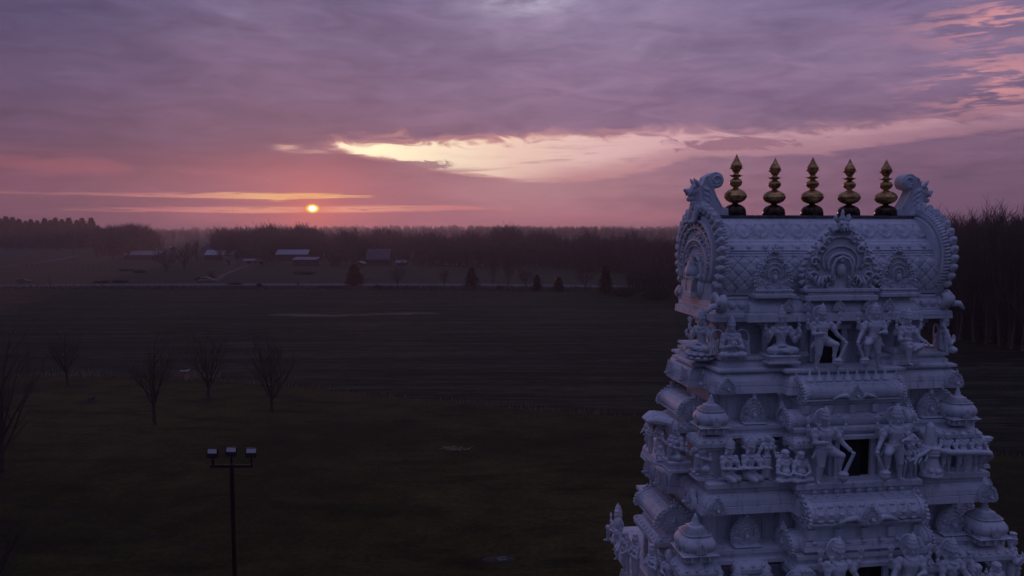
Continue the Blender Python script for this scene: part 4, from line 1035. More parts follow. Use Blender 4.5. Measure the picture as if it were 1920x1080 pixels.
def storey(z0, k, HW, HD, bay, figs=True, low=True):
    """z0: underside of the cornice above; k: scale; HW, HD: half sizes of this storey's own cornice"""
    a, p, b, q = bay
    iw, idp = HW - .78 * k, HD - .78 * k
    # upper recessed wall
    mb = MB(); WP = cross_plan(iw, idp, a, p * .8, b, q)
    mb.sweep(WP, [(0, z0 - .56 * k), (0, z0 - .10 * k), (.03, z0 - .09 * k), (.03, z0 - .05 * k), (.07, z0 - .03 * k), (.07, z0 + .02)])
    for s in (-1, 1):
        mb.box(s * (iw - .45 * k), -idp - .02, z0 - .33 * k, .07 * k, .07, .13 * k, .004)          # small vent covers
        for j in range(4): mb.box(s * (iw - .12 * k - j * .32 * k), -idp - .008, z0 - .3 * k, .05 * k, .03, .4 * k)
    tpart('recessed_wall', mb)
    # roof terrace mouldings, bay by bay
    def baybox(mb, x0, x1, y, z_hi, z_lo, out, back):
        mb.sweep([(x0, y), (x1, y), (x1, back), (x0, back)], [(-.05, z_lo), (out, z_lo), (out, z_hi), (-.05, z_hi)])
    cx0, cx1 = HW - .62 * k, HW - .02 * k
    nx0, nx1 = HW - 1.38 * k, HW - .88 * k
    yf = -HD + .20 * k
    mb = MB()
    PL = cross_plan(HW - .30 * k, HD - .36 * k, a, p + .10 * k, b, q)
    mb.sweep(PL, [(-.2, z0 - .76 * k), (.0, z0 - .76 * k), (.0, z0 - .70 * k), (-.05 * k, z0 - .68 * k), (-.05 * k, z0 - .62 * k), (-.01 * k, z0 - .61 * k), (-.01 * k, z0 - .55 * k), (-.3 * k, z0 - .54 * k)])
    tpart('terrace', mb)
    def bump_kapota(x0, x1, y0, y1):
        mb = MB()
        P = [(x0, y0), (x1, y0), (x1, y1), (x0, y1)]
        mb.sweep(P, [(-.1 * k, z0 - .865 * k), (.03 * k, z0 - .86 * k), (.035 * k, z0 - .79 * k), (.02 * k, z0 - .755 * k), (-.02 * k, z0 - .725 * k), (-.08 * k, z0 - .70 * k), (-.15 * k, z0 - .695 * k)])
        n = max(3, int((x1 - x0) / (.13 * k)))
        for i in range(n): mb.ball((x0 + (x1 - x0) * (i + .5) / n, y0 - .01 * k, z0 - .745 * k), (.035 * k, .035 * k, .032 * k), 6, 5)
        m = max(3, int((y1 - y0) / (.13 * k)))
        for i in range(m):
            for xx in (x0, x1): mb.ball((xx, y0 + (y1 - y0) * (i + .5) / m, z0 - .745 * k), (.035 * k, .035 * k, .032 * k), 6, 5)
        tpart('small_cornice', mb)
    for s in (-1, 1):
        for (x0, x1) in ((cx0, cx1), (nx0, nx1)):
            X0, X1 = (x0 - (.24 * k if x0 == cx0 else -.04 * k), x1 - (.24 * k if x0 == cx0 else -.04 * k)) if s > 0 else (-x1, -x0)
            bump_kapota(X0, X1, yf - (.0 if x0 == cx0 else -.05 * k), -HD + .75 * k if x0 == cx0 else yf + .5 * k)
    bump_kapota(-a, -.86 * k, yf - p, yf + .3); bump_kapota(.86 * k, a, yf - p, yf + .3)
    for s in (-1, 1):
        X0, X1 = (HW - .5 * k, HW + q - .18 * k); X0, X1 = (X0, X1) if s > 0 else (-X1, -X0)
        bump_kapota(X0, X1, -b, b)
        if s > 0: bump_kapota(cx0, cx1 - .24 * k, HD - .75 * k, HD - .2 * k)
    # corner pavilions, panels and end shalas
    dm = dome(.275 * k).mesh('dome', PAINT)
    for sx in (-1, 1):
        for sy in (-1, 1):
            if sy > 0 and sx < 0: continue
            tinst('corner_pavilion', dm, (sx * (HW - (.29 if sx < 0 else .57) * k), sy * (HD - .40 * k), z0 - .52 * k))
    km = kudu(.215 * k, .46 * k, .20 * k, 1).mesh('niche_panel', PAINT)
    for s in (-1, 1):
        tinst('niche_panel', km, (s * (HW - (1.13 if s < 0 else 1.04) * k), -HD + .62 * k, z0 - .52 * k))
        m = MB(); m.box(0, 0, 0, .46 * k, .30 * k, .10 * k, .008)
    sm = shala(a + .02, .25 * k, lattice='net').mesh('wing_shala', PAINT)
    tinst('wing_shala', sm, (0, -HD + .34 * k, z0 - .53 * k))
    sm = shala(b * .92, .28 * k, lattice='rows').mesh('side_shala', PAINT)
    for s in (-1, 1): tinst('side_shala', sm, (s * (HW + q - .48 * k), 0, z0 - .53 * k), -s * math.pi / 2 if s < 0 else math.pi / 2)
    # pilaster storey
    zp1, zp0 = z0 - .86 * k, z0 - 1.45 * k
    mb = MB(); PP = cross_plan(HW - .55 * k, HD - .58 * k, a - .04, p + .02, b, q - .05)
    mb.sweep(PP, [(0, zp0), (0, zp1 - .1 * k), (.03 * k, zp1 - .09 * k), (.03 * k, zp1 - .06 * k), (.07 * k, zp1 - .04 * k), (.07 * k, zp1)])
    for s in (-1, 1):
        for (x0, x1) in ((cx0, cx1), (nx0, nx1)):
            xm = s * (x0 + x1) / 2; mb.box(xm, yf + .26 * k, (zp0 + zp1) / 2, (x1 - x0) * .80, .34 * k, zp1 - zp0)
            mb.box(xm, yf + .22 * k, zp1 - .05 * k, (x1 - x0) * .96, .36 * k, .06 * k, .006)
    tpart('lower_wall', mb)
    pm = pilaster((zp1 - zp0), .085 * k).mesh('pilaster', PAINT)
    for s in (-1, 1):
        for x in (cx0 + .05 * k, cx1 - .05 * k, nx0 + .05 * k, nx1 - .05 * k): tinst('pilaster', pm, (s * x, yf + .06 * k, zp0))
        tinst('pilaster', pm, (s * (a - .1), yf - p + .1, zp0), 0, (1.3, 1.3, 1))
        for y in (-b + .1, 0, b - .1): tinst('pilaster', pm, (s * (HW + q - .34 * k), y, zp0))
        for y in (-HD + .35 * k, -b - .12): tinst('pilaster', pm, (s * (HW - .50 * k), y, zp0))
    # ledge
    LQ = cross_plan(HW - .16 * k, HD - .10 * k, a, p, b, q)
    mb = MB(); mb.sweep(LQ, [(-.3, zp0 - .20 * k), (-.03 * k, zp0 - .20 * k), (-.03 * k, zp0 - .13 * k), (.04 * k, zp0 - .11 * k), (.04 * k, zp0 - .03 * k), (.0, zp0), (-.5 * k, zp0 + .005)])
    tpart('ledge', mb)
    # rolled cornice with its small horseshoe arches
    zc0, zc1 = zp0 - .20 * k, z0 - 2.0 * k
    CP = cross_plan(HW - .03, HD - .03, a, p, b, q)
    mb = MB(); kapota(mb, CP, zc0, zc1, .17 * k); tpart('cornice', mb)
    km2 = kudu(.175 * k, .34 * k, .20 * k, 1, base=False).mesh('cornice_arch', PAINT)
    for s in (-1, 1):
        tinst('cornice_arch', km2, (s * (HW - .24 * k), -HD + .02, zc1 + .02 * k))
        for y in (-HD + .42 * k, -b + .22 * k, b - .22 * k): tinst('cornice_arch', km2, (s * (HW + (q if abs(y) < b else 0) - .02), y, zc1 + .02 * k), s * math.pi / 2)
    return zp0

def porch(zt, zb, hw, y, k, n=9, skind=0, lattice='net'):
    "projecting barrel roof over the doorway below, with a row of spikes"
    r = (zt - zb)
    m = shala(hw, r, lattice=lattice)
    o = tpart('porch_roof', m, (0, y + r * .75, zb))
    kd = kudu(r * .50, r * .92, r * .55, 1, base=False); kd.build('arch_panel', PAINT, o, (0, -r * .92, -.02 * r))
    sw = MB()
    for s in (-1, 1):
        sw.tube([(s * .3 * r, -r * 1.1, .06 * r), (s * .7 * r, -r * 1.12, .30 * r), (s * 1.1 * r, -r * 1.1, .22 * r), (s * 1.5 * r, -r * 1.08, .05 * r)], [.12 * r, .15 * r, .11 * r, .05 * r], 7)
    sw.build('scroll', PAINT, o)
    sp = spike(.20 * k if skind == 0 else .20 * k, skind).mesh('spike', PAINT)
    for i in range(n): inst('spike', sp, o, (-hw * .80 + hw * 1.6 * i / (n - 1), -r * .1, r * 1.03))
    mb = MB()
    rows = [(zb - .02, .03), (zb - .09 * k, .03), (zb - .10 * k, -.02), (zb - .26 * k, -.02), (zb - .27 * k, .03)]
    P = [(-hw * 1.02, y + .04), (hw * 1.02, y + .04), (hw * 1.02, y + .5), (-hw * 1.02, y + .5)]
    mb.sweep(P, [(o_, z_) for z_, o_ in rows][::-1])
    for i in range(5): mb.box(-hw * .96 + i * hw * .48, y + .03, zb - .18 * k, .10 * k, .10, .15 * k)
    kapota(mb, [(-hw * 1.06, y - .02), (hw * 1.06, y - .02), (hw * 1.06, y + .6), (-hw * 1.06, y + .6)], zb - .25 * k, zb - .42 * k, .12 * k)
    for i in range(7): mb.ball((-hw * .9 + i * hw * .3, y - .01, zb - .30 * k), (.05 * k, .04, .035 * k), 7, 5)
    mb.sweep([(-hw * .98, y + .06), (hw * .98, y + .06), (hw * .98, y + .6), (-hw * .98, y + .6)], [(-.06, zb - .70 * k), (-.06, zb - .62 * k), (-.03, zb - .60 * k), (-.03, zb - .52 * k), (.02, zb - .50 * k), (.02, zb - .41 * k)])
    tpart('porch_lintel', mb)

BAY = (1.14, .24, .58, .20)
zB = storey(-2.945, 1.0, 2.80, 1.80, BAY)
zC = storey(-4.945, 1.16, 3.24, 2.24, (1.25, .28, .64, .20))
zD = storey(-7.265, 1.32, 3.70, 2.70, (1.38, .32, .85, .32))
# closed core and granite base down to the ground
mb = MB(); mb.box(0, 0, Z - 5.2, 3.0, 1.2, 6.6); mb.box(0, 0, Z - 8.0, 4.4, 2.6, 4.4)
mb.sweep(cross_plan(3.3, 2.4, 1.4, .32, .85, .3), [(0, 5.6), (0, 7.2)][::1])
for (o_, z_) in (): pass
mb.sweep(cross_plan(3.45, 2.6, 1.45, .35, .9, .3), [(.30, 0), (.30, .5), (.22, .55), (.12, .9), (.16, 1.0), (.0, 1.1), (0, 5.2), (.15, 5.3), (.2, 5.5), (0, 5.62)])
mb.build('base', PAINT, TW)
for s in (-1, 1):
    m = MB(); m.box(s * .75, -3.02, 2.6, .2, .3, 3.4, .02); m.build('door_jamb', PAINT, TW)
m = MB(); m.box(0, -2.98, 2.5, 1.3, .05, 3.2); m.box(0, -3.01, 2.5, .06, .04, 3.2); m.build('door', DOOR, TW)
porch(-2.72, -3.0, .90, -1.66, 1.0, 9, 0, 'net')
porch(-4.66, -5.03, 1.02, -2.16, 1.16, 9, 1, 'rows')
porch(-6.95, -7.36, 1.15, -2.66, 1.32, 9, 1, 'net')
doorway(.06, .58, -4.42, -3.68, -1.60)
doorway(.0, .74, -6.62, -5.85, -2.06)
doorway(.0, .86, -9.16, -8.32, -2.56)
# lintel filler blocks so the doors sit in solid wall
for (z1, z0_, y, w) in ((-3.60, -4.40, -1.48, .9), (-5.75, -6.62, -1.92, 1.0)):
    for s in (-1, 1):
        m = MB(); m.box(s * (w * .5 + .28), y, (z1 + z0_) / 2, .34, .2, z1 - z0_); m.box(s * (w * .5 + .28), y - .11, (z1 + z0_) / 2, .2, .04, (z1 - z0_) * .7, .006)
        tpart('door_pier', m)

# small arches on the first cornice
km2 = kudu(.165, .31, .20, 1, base=False).mesh('cornice_arch', PAINT)
for s in (-1, 1):
    tinst('cornice_arch', km2, (s * 2.20, -1.26, -2.93))
    for y in (-.85, -.38, .38): tinst('cornice_arch', km2, (s * (2.30 + (.24 if abs(y) < .58 else 0)), y, -2.93), s * math.pi / 2)

# ------------------------------------------------------------------ figures of the neck storey
figset('guardian', (-.46, -1.42, -2.50), 0, (1.1, 1.02, 1.02), 'guardian_statue', 'guardian left of the upper doorway, knee raised over his club', club=True)
figset('guardian', (.50, -1.42, -2.50), 0, (-1.1, 1.02, 1.02), 'guardian_statue', 'guardian right of the upper doorway, knee raised over his club', club=True)
pedestal((-1.13, -1.16, -2.42), .62, .40, .16)
figset('lotus', (-1.10, -1.12, -2.27), -.15, 1.22, 'seated_statue', 'large cross-legged crowned statue with four arms')
figset('winged', (-2.02, -1.06, -2.32), -.05, 1.05, 'winged_statue', 'winged statue with palms together near the left corner')
figset('winged', (2.22, -.96, -2.32), 1.25, 1.05, 'winged_statue', 'winged statue in profile on the right corner')
figset('royal', (1.24, -1.30, -2.50), .12, 1.08, 'seated_statue', 'crowned statue seated with one foot down right of the doorway')
pedestal((1.26, -1.12, -2.50), .52, .34, .30)
pedestal((-2.42, -.62, -2.42), .50, .5, .16, lotus=True)
figset('lotus', (-2.40, -.62, -2.27), -1.0, 1.10, 'seated_statue', 'crowned statue on a lotus seat at the left end')
pedestal((2.30, -.5, -2.42), .42, .4, .14, lotus=True)
mb = MB(); mb.tube([(2.02, -1.14, -2.30), (2.00, -1.15, -1.98), (2.05, -1.15, -1.86), (2.16, -1.15, -1.82), (2.24, -1.15, -1.90)], [.05, .05, .045, .04, .03], 6)
# ------------------------------------------------------------------ figures of the second storey
zl = zB + .003
figset('guardian', (-.66, -1.98, zl), 0, (1.24, 1.15, 1.17), 'guardian_statue', 'tall guardian left of the lower doorway with club and raised knee', club=True)
figset('guardian', (.60, -2.0, zl), 0, (-1.24, 1.15, 1.17), 'guardian_statue', 'tall guardian right of the lower doorway with club and raised knee', club=True)
figset('squat', (-1.05, -1.86, zl), .1, .88, 'squat_statue', 'round squat statue nearest the left guardian')
figset('squat', (-1.32, -1.82, zl), .15, .92, 'squat_statue', 'round squat statue beside the woman with the pot')
figset('pot', (-1.60, -1.70, zl), .1, .80, 'standing_statue', 'woman carrying a pot on her hip')
figset('kneel', (-1.92, -1.72, zl), 0, 1.02, 'kneeling_statue', 'kneeling crowned statue beside the woman with the pot')
figset('kneel', (-2.30, -1.70, zl), 0, 1.00, 'kneeling_statue', 'kneeling crowned statue near the corner')
pedestal((-2.66, -1.40, zl), .34, .34, .12)
figset('female', (-2.66, -1.40, zl + .12), -.8, 1.02, 'seated_statue', 'seated woman holding a bud at the left corner')
pedestal((-2.95, -.92, zl), .44, .42, .20)
figset('female', (-2.96, -.92, zl + .20), -1.0, .95, 'seated_statue', 'seated woman on a stepped seat on the left side')
# hooded shrine group on the left side
mb = MB()
for s in (-1, 0, 1, 2, -2):
    mb.tube([(.10, s * .10, .0), (.12, s * .13, .5), (.02, s * .15, .80), (-.20, s * .11, .88 - .03 * abs(s)), (-.32, s * .08, .80)], [.08, .09, .10, .09, .05], 7)
    mb.ball((-.32, s * .08, .79), (.07, .05, .045), 7, 5)
HOOD = remesh(mb, .014, 'serpent_hood')
tinst('serpent_hood', HOOD, (-2.99, -.30, zl), 0, 1.0)
figset('devotee', (-3.07, -.30, zl), -1.35, .74, 'praying_statue', 'crowned statue under the serpent hood')
figset('devotee', (-3.1, .15, zl), -1.5, .62, 'praying_statue', 'small praying statue behind the serpent hood')
figset('squat', (-3.14, -.62, zl), -1.2, .60, 'squat_statue', 'small squat statue below the serpent hood')
figset('puller', (-3.04, .50, zl), -1.5, .62, 'standing_statue', 'small standing statue at the back of the left side')
# churning scene on the right: hill, serpent rope and pullers
mb = MB()
mb.lathe([(.24, 0), (.20, .10), (.15, .3), (.125, .55), (.10, .75), (.075, .88), (.03, .94)], seg=14)
for k in range(3): mb.tube([(.155 * math.cos(t), .155 * math.sin(t), .40 + .055 * k + .02 * math.sin(t)) for t in [j * math.tau / 14 for j in range(15)]], .035, 7, cap=False)
for k in range(14): mb.ball((.19 * math.cos(k * 2.4), .19 * math.sin(k * 2.4), .05 + .02 * (k % 4)), .05, 6, 5)
HILL = remesh(mb, .012, 'churning_hill'); tinst('churning_hill', HILL, (1.44, -1.78, zl), 0, 1.0)
mb = MB(); mb.tube([(1.50, -1.90, zl + .47), (1.7, -1.98, zl + .44), (1.95, -1.98, zl + .43), (2.25, -1.98, zl + .42), (2.5, -1.93, zl + .38), (2.62, -1.80, zl + .28), (2.60, -1.70, zl + .18), (2.50, -1.70, zl + .12)], [.045, .055, .05, .052, .055, .055, .05, .02], 9)
tag(tpart('serpent_rope', remesh(mb, .012, 'serpent_rope') and mb), 'serpent used as a rope, its tail curled at the right corner')
mb = MB(); mb.tube([(1.36, -1.92, zl + .52), (1.15, -1.99, zl + .44), (.98, -2.03, zl + .38), (.84, -2.08, zl + .34)], [.032, .036, .038, .02], 8); tpart('serpent_rope', mb)
for i, x in enumerate((1.74, 2.05, 2.36)):
    figset('puller', (x, -1.80, zl), .05 * i, .76, 'pulling_statue', ('pulling statue next to the hill', 'pulling statue in the middle of three', 'pulling statue nearest the right corner')[i])
for i, (x, y) in enumerate(((1.02, -1.90), (1.18, -1.84), (.90, -1.96))):
    figset('puller', (x, y, zl), -.5, .62, 'pulling_statue', None)
for (x, y, rz, kk, sc) in ((2.62, -1.30, 1.1, 'devotee', .70), (2.74, -.9, 1.3, 'female', .9), (2.90, -.3, 1.5, 'lotus', .9)): figset(kk, (x, y, zl), rz, sc, 'corner_statue')
# ------------------------------------------------------------------ third storey: mostly below the picture
zl = zC + .003
figset('guardian', (-.66, -2.52, zl), 0, 1.30, 'guardian_statue', 'lowest guardian left of the bottom doorway', club=True)
figset('guardian', (.60, -2.52, zl), 0, (-1.30, 1.30, 1.30), 'guardian_statue', 'lowest guardian right of the bottom doorway', club=True)
for (x, y, rz, kk, sc, nm) in ((-2.9, -1.9, -.5, 'lotus', 1.5, 'seated_statue'), (-3.22, -1.45, -1.0, 'guardian', .85, 'standing_statue'), (-3.42, -1.05, -1.2, 'devotee', .85, 'standing_statue'), (-3.60, -.6, -1.4, 'devotee', .88, 'standing_statue'),
        (-3.66, -.15, -1.5, 'puller', .82, 'standing_statue'), (-3.66, .35, -1.5, 'guardian', .78, 'standing_statue'), (-3.56, .85, -1.5, 'devotee', .8, 'standing_statue'), (-3.4, 1.3, -1.7, 'female', 1.1, 'seated_statue'),
        (1.55, -2.3, .1, 'royal', 1.3, 'seated_statue'), (2.0, -2.2, 0, 'lotus', 1.15, 'seated_statue'), (2.2, -2.1, .1, 'squat', 1.1, 'squat_statue'), (2.6, -2.08, .2, 'squat', 1.1, 'squat_statue'),
        (3.05, -1.9, .9, 'devotee', 1.05, 'standing_statue'), (-1.3, -2.3, 0, 'lotus', 1.2, 'seated_statue'), (-1.8, -2.15, 0, 'kneel', 1.15, 'kneeling_statue'), (-2.3, -2.1, 0, 'kneel', 1.15, 'kneeling_statue'), (3.3, -1.2, 1.3, 'lotus', 1.2, 'seated_statue')):
    figset(kk, (x, y, zl), rz, sc, nm)

# ------------------------------------------------------------------ trees
M_BARK = material('bark', (.055, .045, .045), .95, var=.3, scale=4, bump=.4)
M_TWIG = material('twigs', (.060, .044, .044), .95, var=.25, scale=1.5)
M_TWIG2 = material('wood_twigs', (.105, .070, .068), .95, var=.3, scale=.6)
M_NEEDLE = material('needles', (.016, .024, .013), .9, var=.45, scale=1.2)

def grow(seed, H, spread, trunk_h, r0, n1=7, n2=6, n3=6, n4=4, up=.55, twig=.012, seg0=7):
    "returns (trunk MB, branches MB) of a leafless tree"
    rg = random.Random(seed); tr = MB(); br = MB()
    def rnd(a, b): return rg.uniform(a, b)
    def limb(mb, p, d, L, ra, rb, n, sides, bend, lift):
        pts = [p.copy()]; rr = [ra]; d = d.normalized()
        for i in range(n):
            d = (d + V(rnd(-1, 1), rnd(-1, 1), rnd(-.6, 1)) * bend + V(0, 0, lift)).normalized()
            p = p + d * (L / n); pts.append(p); rr.append(ra + (rb - ra) * (i + 1) / n)
        mb.tube(pts, rr, sides, cap=False); return pts, rr
    base = V(0, 0, -.1)
    pts, rr = limb(tr, base, V(rnd(-.05, .05), rnd(-.05, .05), 1), trunk_h + .1, r0 * 1.15, r0 * .82, 5, seg0, .05, .05)
    tr.tube([V(0, 0, -.1), V(0, 0, .02), V(0, 0, .25)], [r0 * 1.9, r0 * 1.5, r0 * 1.1], seg0, cap=False)
    top = pts[-1]
    L1 = (H - trunk_h)
    for i in range(n1):
        a = math.tau * (i + rnd(-.3, .3)) / n1; lean = rnd(.5, 1.15) * spread / L1 * 1.25 if i else .12
        if i == 0: lean = .10
        d = V(math.cos(a) * lean, math.sin(a) * lean, 1)
        st = top if i < 2 else pts[-1].lerp(pts[-3], rnd(0, 1.0))
        l1 = L1 * rnd(.78, .95) * (1.0 if i == 0 else 1 - .30 * min(1, lean))
        p1, r1 = limb(br, st, d, l1, r0 * (.62 if i == 0 else rnd(.38, .5)), r0 * .08, 7, 5, .10, .05)
        for j in range(n2):
            f = .16 + .8 * (j + rnd(0, .8)) / n2; k = min(int(f * 7), 6); q = p1[k].lerp(p1[k + 1], f * 7 - k) if f * 7 - k < 1 else p1[k + 1]
            dd = (p1[k + 1] - p1[k]).normalized(); b = rnd(0, math.tau)
            s = V(math.cos(b), math.sin(b), rnd(-.1, .4)); d2 = dd * .75 + s * .75 + V(0, 0, up * .3)
            l2 = l1 * rnd(.32, .55) * (1.1 - f * .55)
            p2, r2 = limb(br, q, d2, l2, r1[k] * .55 + .004, twig * 1.2, 4, 4, .13, .06)
            for m in range(n3):
                f2 = .2 + .8 * (m + rnd(0, .9)) / n3; k2 = min(int(f2 * 4), 3); q2 = p2[k2].lerp(p2[k2 + 1], max(0, min(1, f2 * 4 - k2)))
                d3 = (p2[k2 + 1] - p2[k2]).normalized() * .8 + V(rnd(-1, 1), rnd(-1, 1), rnd(-.3, .9)) * .7
                l3 = l2 * rnd(.35, .6)
                p3, r3 = limb(br, q2, d3, l3, twig * 1.3, twig * .7, 2, 3, .15, .05)
                for t_ in range(n4):
                    q3 = p3[1].lerp(p3[2], rnd(-.3, 1)) if t_ else p3[2]
                    d4 = (p3[2] - p3[1]).normalized() + V(rnd(-1, 1), rnd(-1, 1), rnd(-.2, .9)) * .7
                    limb(br, q3, d4, l3 * rnd(.4, .75), twig * .8, twig * .35, 1, 3, .0, .05)
    return tr, br

def near_tree(px, py, top, sprd, seed, label, th=.26, rad=.13, n1=8):
    g = G(px, py); d = g.y; H = (CAM_H - (top - 428) / F_PX * d * 1.0) * .93
    o = empty('bare_tree', g, random.Random(seed).uniform(0, 6), label, 'tree', 'bare young trees standing on the lawn')
    tr, br = grow(seed, H, sprd / F_PX * d * .72, H * th, rad, n1, 7, 6, 3, twig=.0055)
    tr.build('trunk', M_BARK, o); br.build('crown', M_TWIG, o); return o
near_tree(290, 797, 612, 120, 11, 'bare tree with low spreading limbs in the middle of the lawn group', .28, .15, 9)
near_tree(391, 748, 592, 95, 12, 'bare tree close to the dry grass clump at the field edge', .20, .15, 9)
near_tree(510, 772, 606, 115, 13, 'bare tree standing farthest right on the lawn', .16, .15, 9)
near_tree(127, 723, 600, 90, 14, 'bare tree standing right at the field edge on the left', .26, .12, 8)
near_tree(4, 892, 585, 150, 15, 'large bare tree cut by the left edge of the picture', .22, .20, 10)
near_tree(-40, 1190, 950, 150, 16, 'bare crown rising at the bottom left corner', .2, .10, 10)

def needles(seed, H, W, n, size, kind='cone'):
    rg = random.Random(seed); mb = MB()
    for i in range(n):
        t = rg.random() ** .75; z = H * (.04 + .96 * t)
        if kind == 'cone': rad = W * (1 - t) ** .75 * (.75 + .25 * math.sin(t * 40 + rg.random() * 3))
        else: rad = W * (.55 + .6 * abs(math.sin(t * 14 + seed + 1.3 * math.sin(i * .61)))) * (1 - t ** 2.6) * (0.5 if t < .15 else 1)
        a = rg.uniform(0, math.tau); rr = rad * rg.uniform(.45, 1.05) * (1 + .25 * math.sin(a * 3 + seed))
        p = V(rr * math.cos(a), rr * math.sin(a), z + rg.uniform(-.02, .02) * H)
        o = V(math.cos(a), math.sin(a), rg.uniform(-.3, .8)).normalized(); tn = V(-math.sin(a), math.cos(a), rg.uniform(-.4, .4))
        s = size * rg.uniform(.6, 1.3)
        mb.raw([p - tn * s * .4, p + o * s * .5 + tn * s * .1, p + o * s * 1.2, p + tn * s * .45], [(0, 1, 2), (0, 2, 3), (0, 3, 1)])
    tr = MB(); tr.tube([V(0, 0, -.1), V(0, 0, H * .5), V(0, 0, H * .97)], [W * .09 + .05, W * .06, .02], 6)
    return tr, mb
def evergreen(px, py, top, wpx, seed, label, n=2600):
    g = G(px, py); d = g.y; H = CAM_H - (top - 428) / F_PX * d; W = wpx / 2 / F_PX * d
    o = empty('evergreen_tree', g, 0, label, 'evergreen', 'dark cone shaped evergreens along the field edge')
    tr, nd = needles(seed, H, W, n, W * .22); tr.build('trunk', M_BARK, o); nd.build('crown', M_NEEDLE, o)
evergreen(664, 536, 499, 44, 1, 'widest dark evergreen by the road, below the sun')
evergreen(884, 541, 503, 34, 2, 'pointed dark evergreen with a thin tip by the road')
evergreen(1007, 546, 517, 24, 3, 'small dark evergreen left of the yellow sign')
evergreen(1048, 547, 521, 26, 4, 'small dark evergreen right beside the yellow sign')
evergreen(1136, 552, 500, 34, 5, 'tall ragged evergreen nearest the wood edge', 3200)
evergreen(559, 535.5, 529, 8, 6, 'tiny round evergreen shrub by the road', 300)

# ---- prototypes for the far trees
def proto(seed, H, spread, th, n=(6, 5, 5, 3), twig=.03, r0=.22):
    tr, br = grow(seed, H, spread, H * th, r0, *n, twig=twig, seg0=5); tr.add(br, Matrix.Identity(4)); return tr.mesh('bare_tree', M_TWIG2)
PROTO = [proto(100 + i, 10, 3.4 + .5 * i, .12 + .04 * (i % 3), (7, 6, 5, 3)) for i in range(5)]
PROTOR = [proto(120 + i, 10, 2.6 + .4 * i, .20, (7, 7, 6, 4), .016, .15) for i in range(3)]
def pine_mesh(seed):
    tr, nd = needles(seed, 10, 2.3, 3000, .62, 'pine'); return tr, nd
def road_tree(px, py, top, k, label, wid=1.0):
    g = G(px, py); H = CAM_H - (top - 428) / F_PX * g.y; s = H / 10
    o = inst('bare_tree', PROTOR[k % 3], None, g, px * .7 % 6, (s * wid, s * wid, s)); tag(o, label, 'tree', 'bare trees along the far field edge'); return o
for a in ((745, 540, 498, 0, 'low bushy bare tree right of the widest evergreen', 1.6), (834, 541, 503, 1, 'small bare tree left of the pointed evergreen', 1.3), (924, 543, 476, 2, 'tall thin bare tree right of the pointed evergreen', .8),
          (953, 545, 478, 0, 'tall crooked bare tree, second right of the pointed evergreen', .9), (986, 545, 500, 1, 'broad low bare tree between two evergreens', 1.7), (1098, 550, 488, 2, 'vase shaped bare tree right of the yellow sign', 1.25),
          (1192, 554, 492, 0, 'bare tree in the hedge left of the temple tower', 1.3), (1236, 560, 476, 1, 'bare tree just left of the temple roof', 1.1), (1262, 566, 470, 2, 'bare tree touching the left side of the temple tower', 1.1)):
    road_tree(*a)
def farm_tree(px, py, top, wid, k, label):
    g = G(px, py); H = CAM_H - (top - 428) / F_PX * g.y; s = H / 10
    o = inst('bare_tree', PROTO[k % 5], None, g, px * .9 % 6, (s * wid, s * wid, s)); tag(o, label, 'tree', 'bare trees round the farm buildings'); return o
for a in ((211, 487, 424, 1.5, 0, 'big bare tree left of the ranch house'), (240, 487, 421, 1.5, 1, 'broad bare tree over the ranch house'), (268, 480, 424, 1.4, 2, 'bare tree behind the right end of the ranch house'),
          (182, 484, 458, 1.0, 3, 'small bare tree at the lane left of the ranch house'), (312, 511, 462, 1.7, 4, 'dark spreading tree in the pasture left of the white roofed shed'), (345, 505, 450, 1.4, 0, 'dense bare tree beside the white roofed shed'),
          (368, 492, 446, 1.0, 1, 'bare tree next to the gabled farmhouse'), (397, 529, 508, 1.9, 2, 'bush by the road behind the car'), (302, 478, 440, 1.0, 3, 'slim bare tree right of the ranch house'),
          (660, 500, 421, 1.0, 0, 'bare tree standing above the skyline near the sun'), (648, 503, 430, .8, 1, 'smaller bare tree beside the skyline tree'), (470, 495, 440, 1.2, 3, 'bare tree behind the small sheds'), (500, 498, 452, 1.2, 4, 'bare tree left of the open shed')):
    farm_tree(*a)
# shelter belt of pines on the left
rg = random.Random(8)
PM = [pine_mesh(40 + i) for i in range(3)]; PMM = [(a.mesh('trunk', M_BARK), b.mesh('crown', M_NEEDLE)) for a, b in PM]
words = ['first', 'second', 'third', 'fourth', 'fifth', 'sixth', 'seventh', 'eighth', 'ninth', 'tenth', 'eleventh', 'twelfth', 'thirteenth', 'fourteenth', 'fifteenth', 'sixteenth']
tops = [(2, 411), (14, 408), (26, 409), (38, 412), (50, 416), (60, 413), (72, 415), (86, 411), (97, 414), (106, 410), (118, 413), (131, 410), (146, 414), (156, 411), (173, 410), (185, 424)]
for i, (px, top) in enumerate(tops):
    g = G(px, 466 + (i % 2) * 1.5); H = CAM_H - (top - 428) / F_PX * g.y; s = H / 10
    o = empty('pine_tree', g, rg.uniform(0, 6), 'tall pine in the shelter belt, %s from the left edge' % words[i], 'pine', 'pines in the shelter belt'); o.scale = (s * .95, s * .95, s)
    inst('trunk', PMM[i % 3][0], o); inst('crown', PMM[i % 3][1], o)

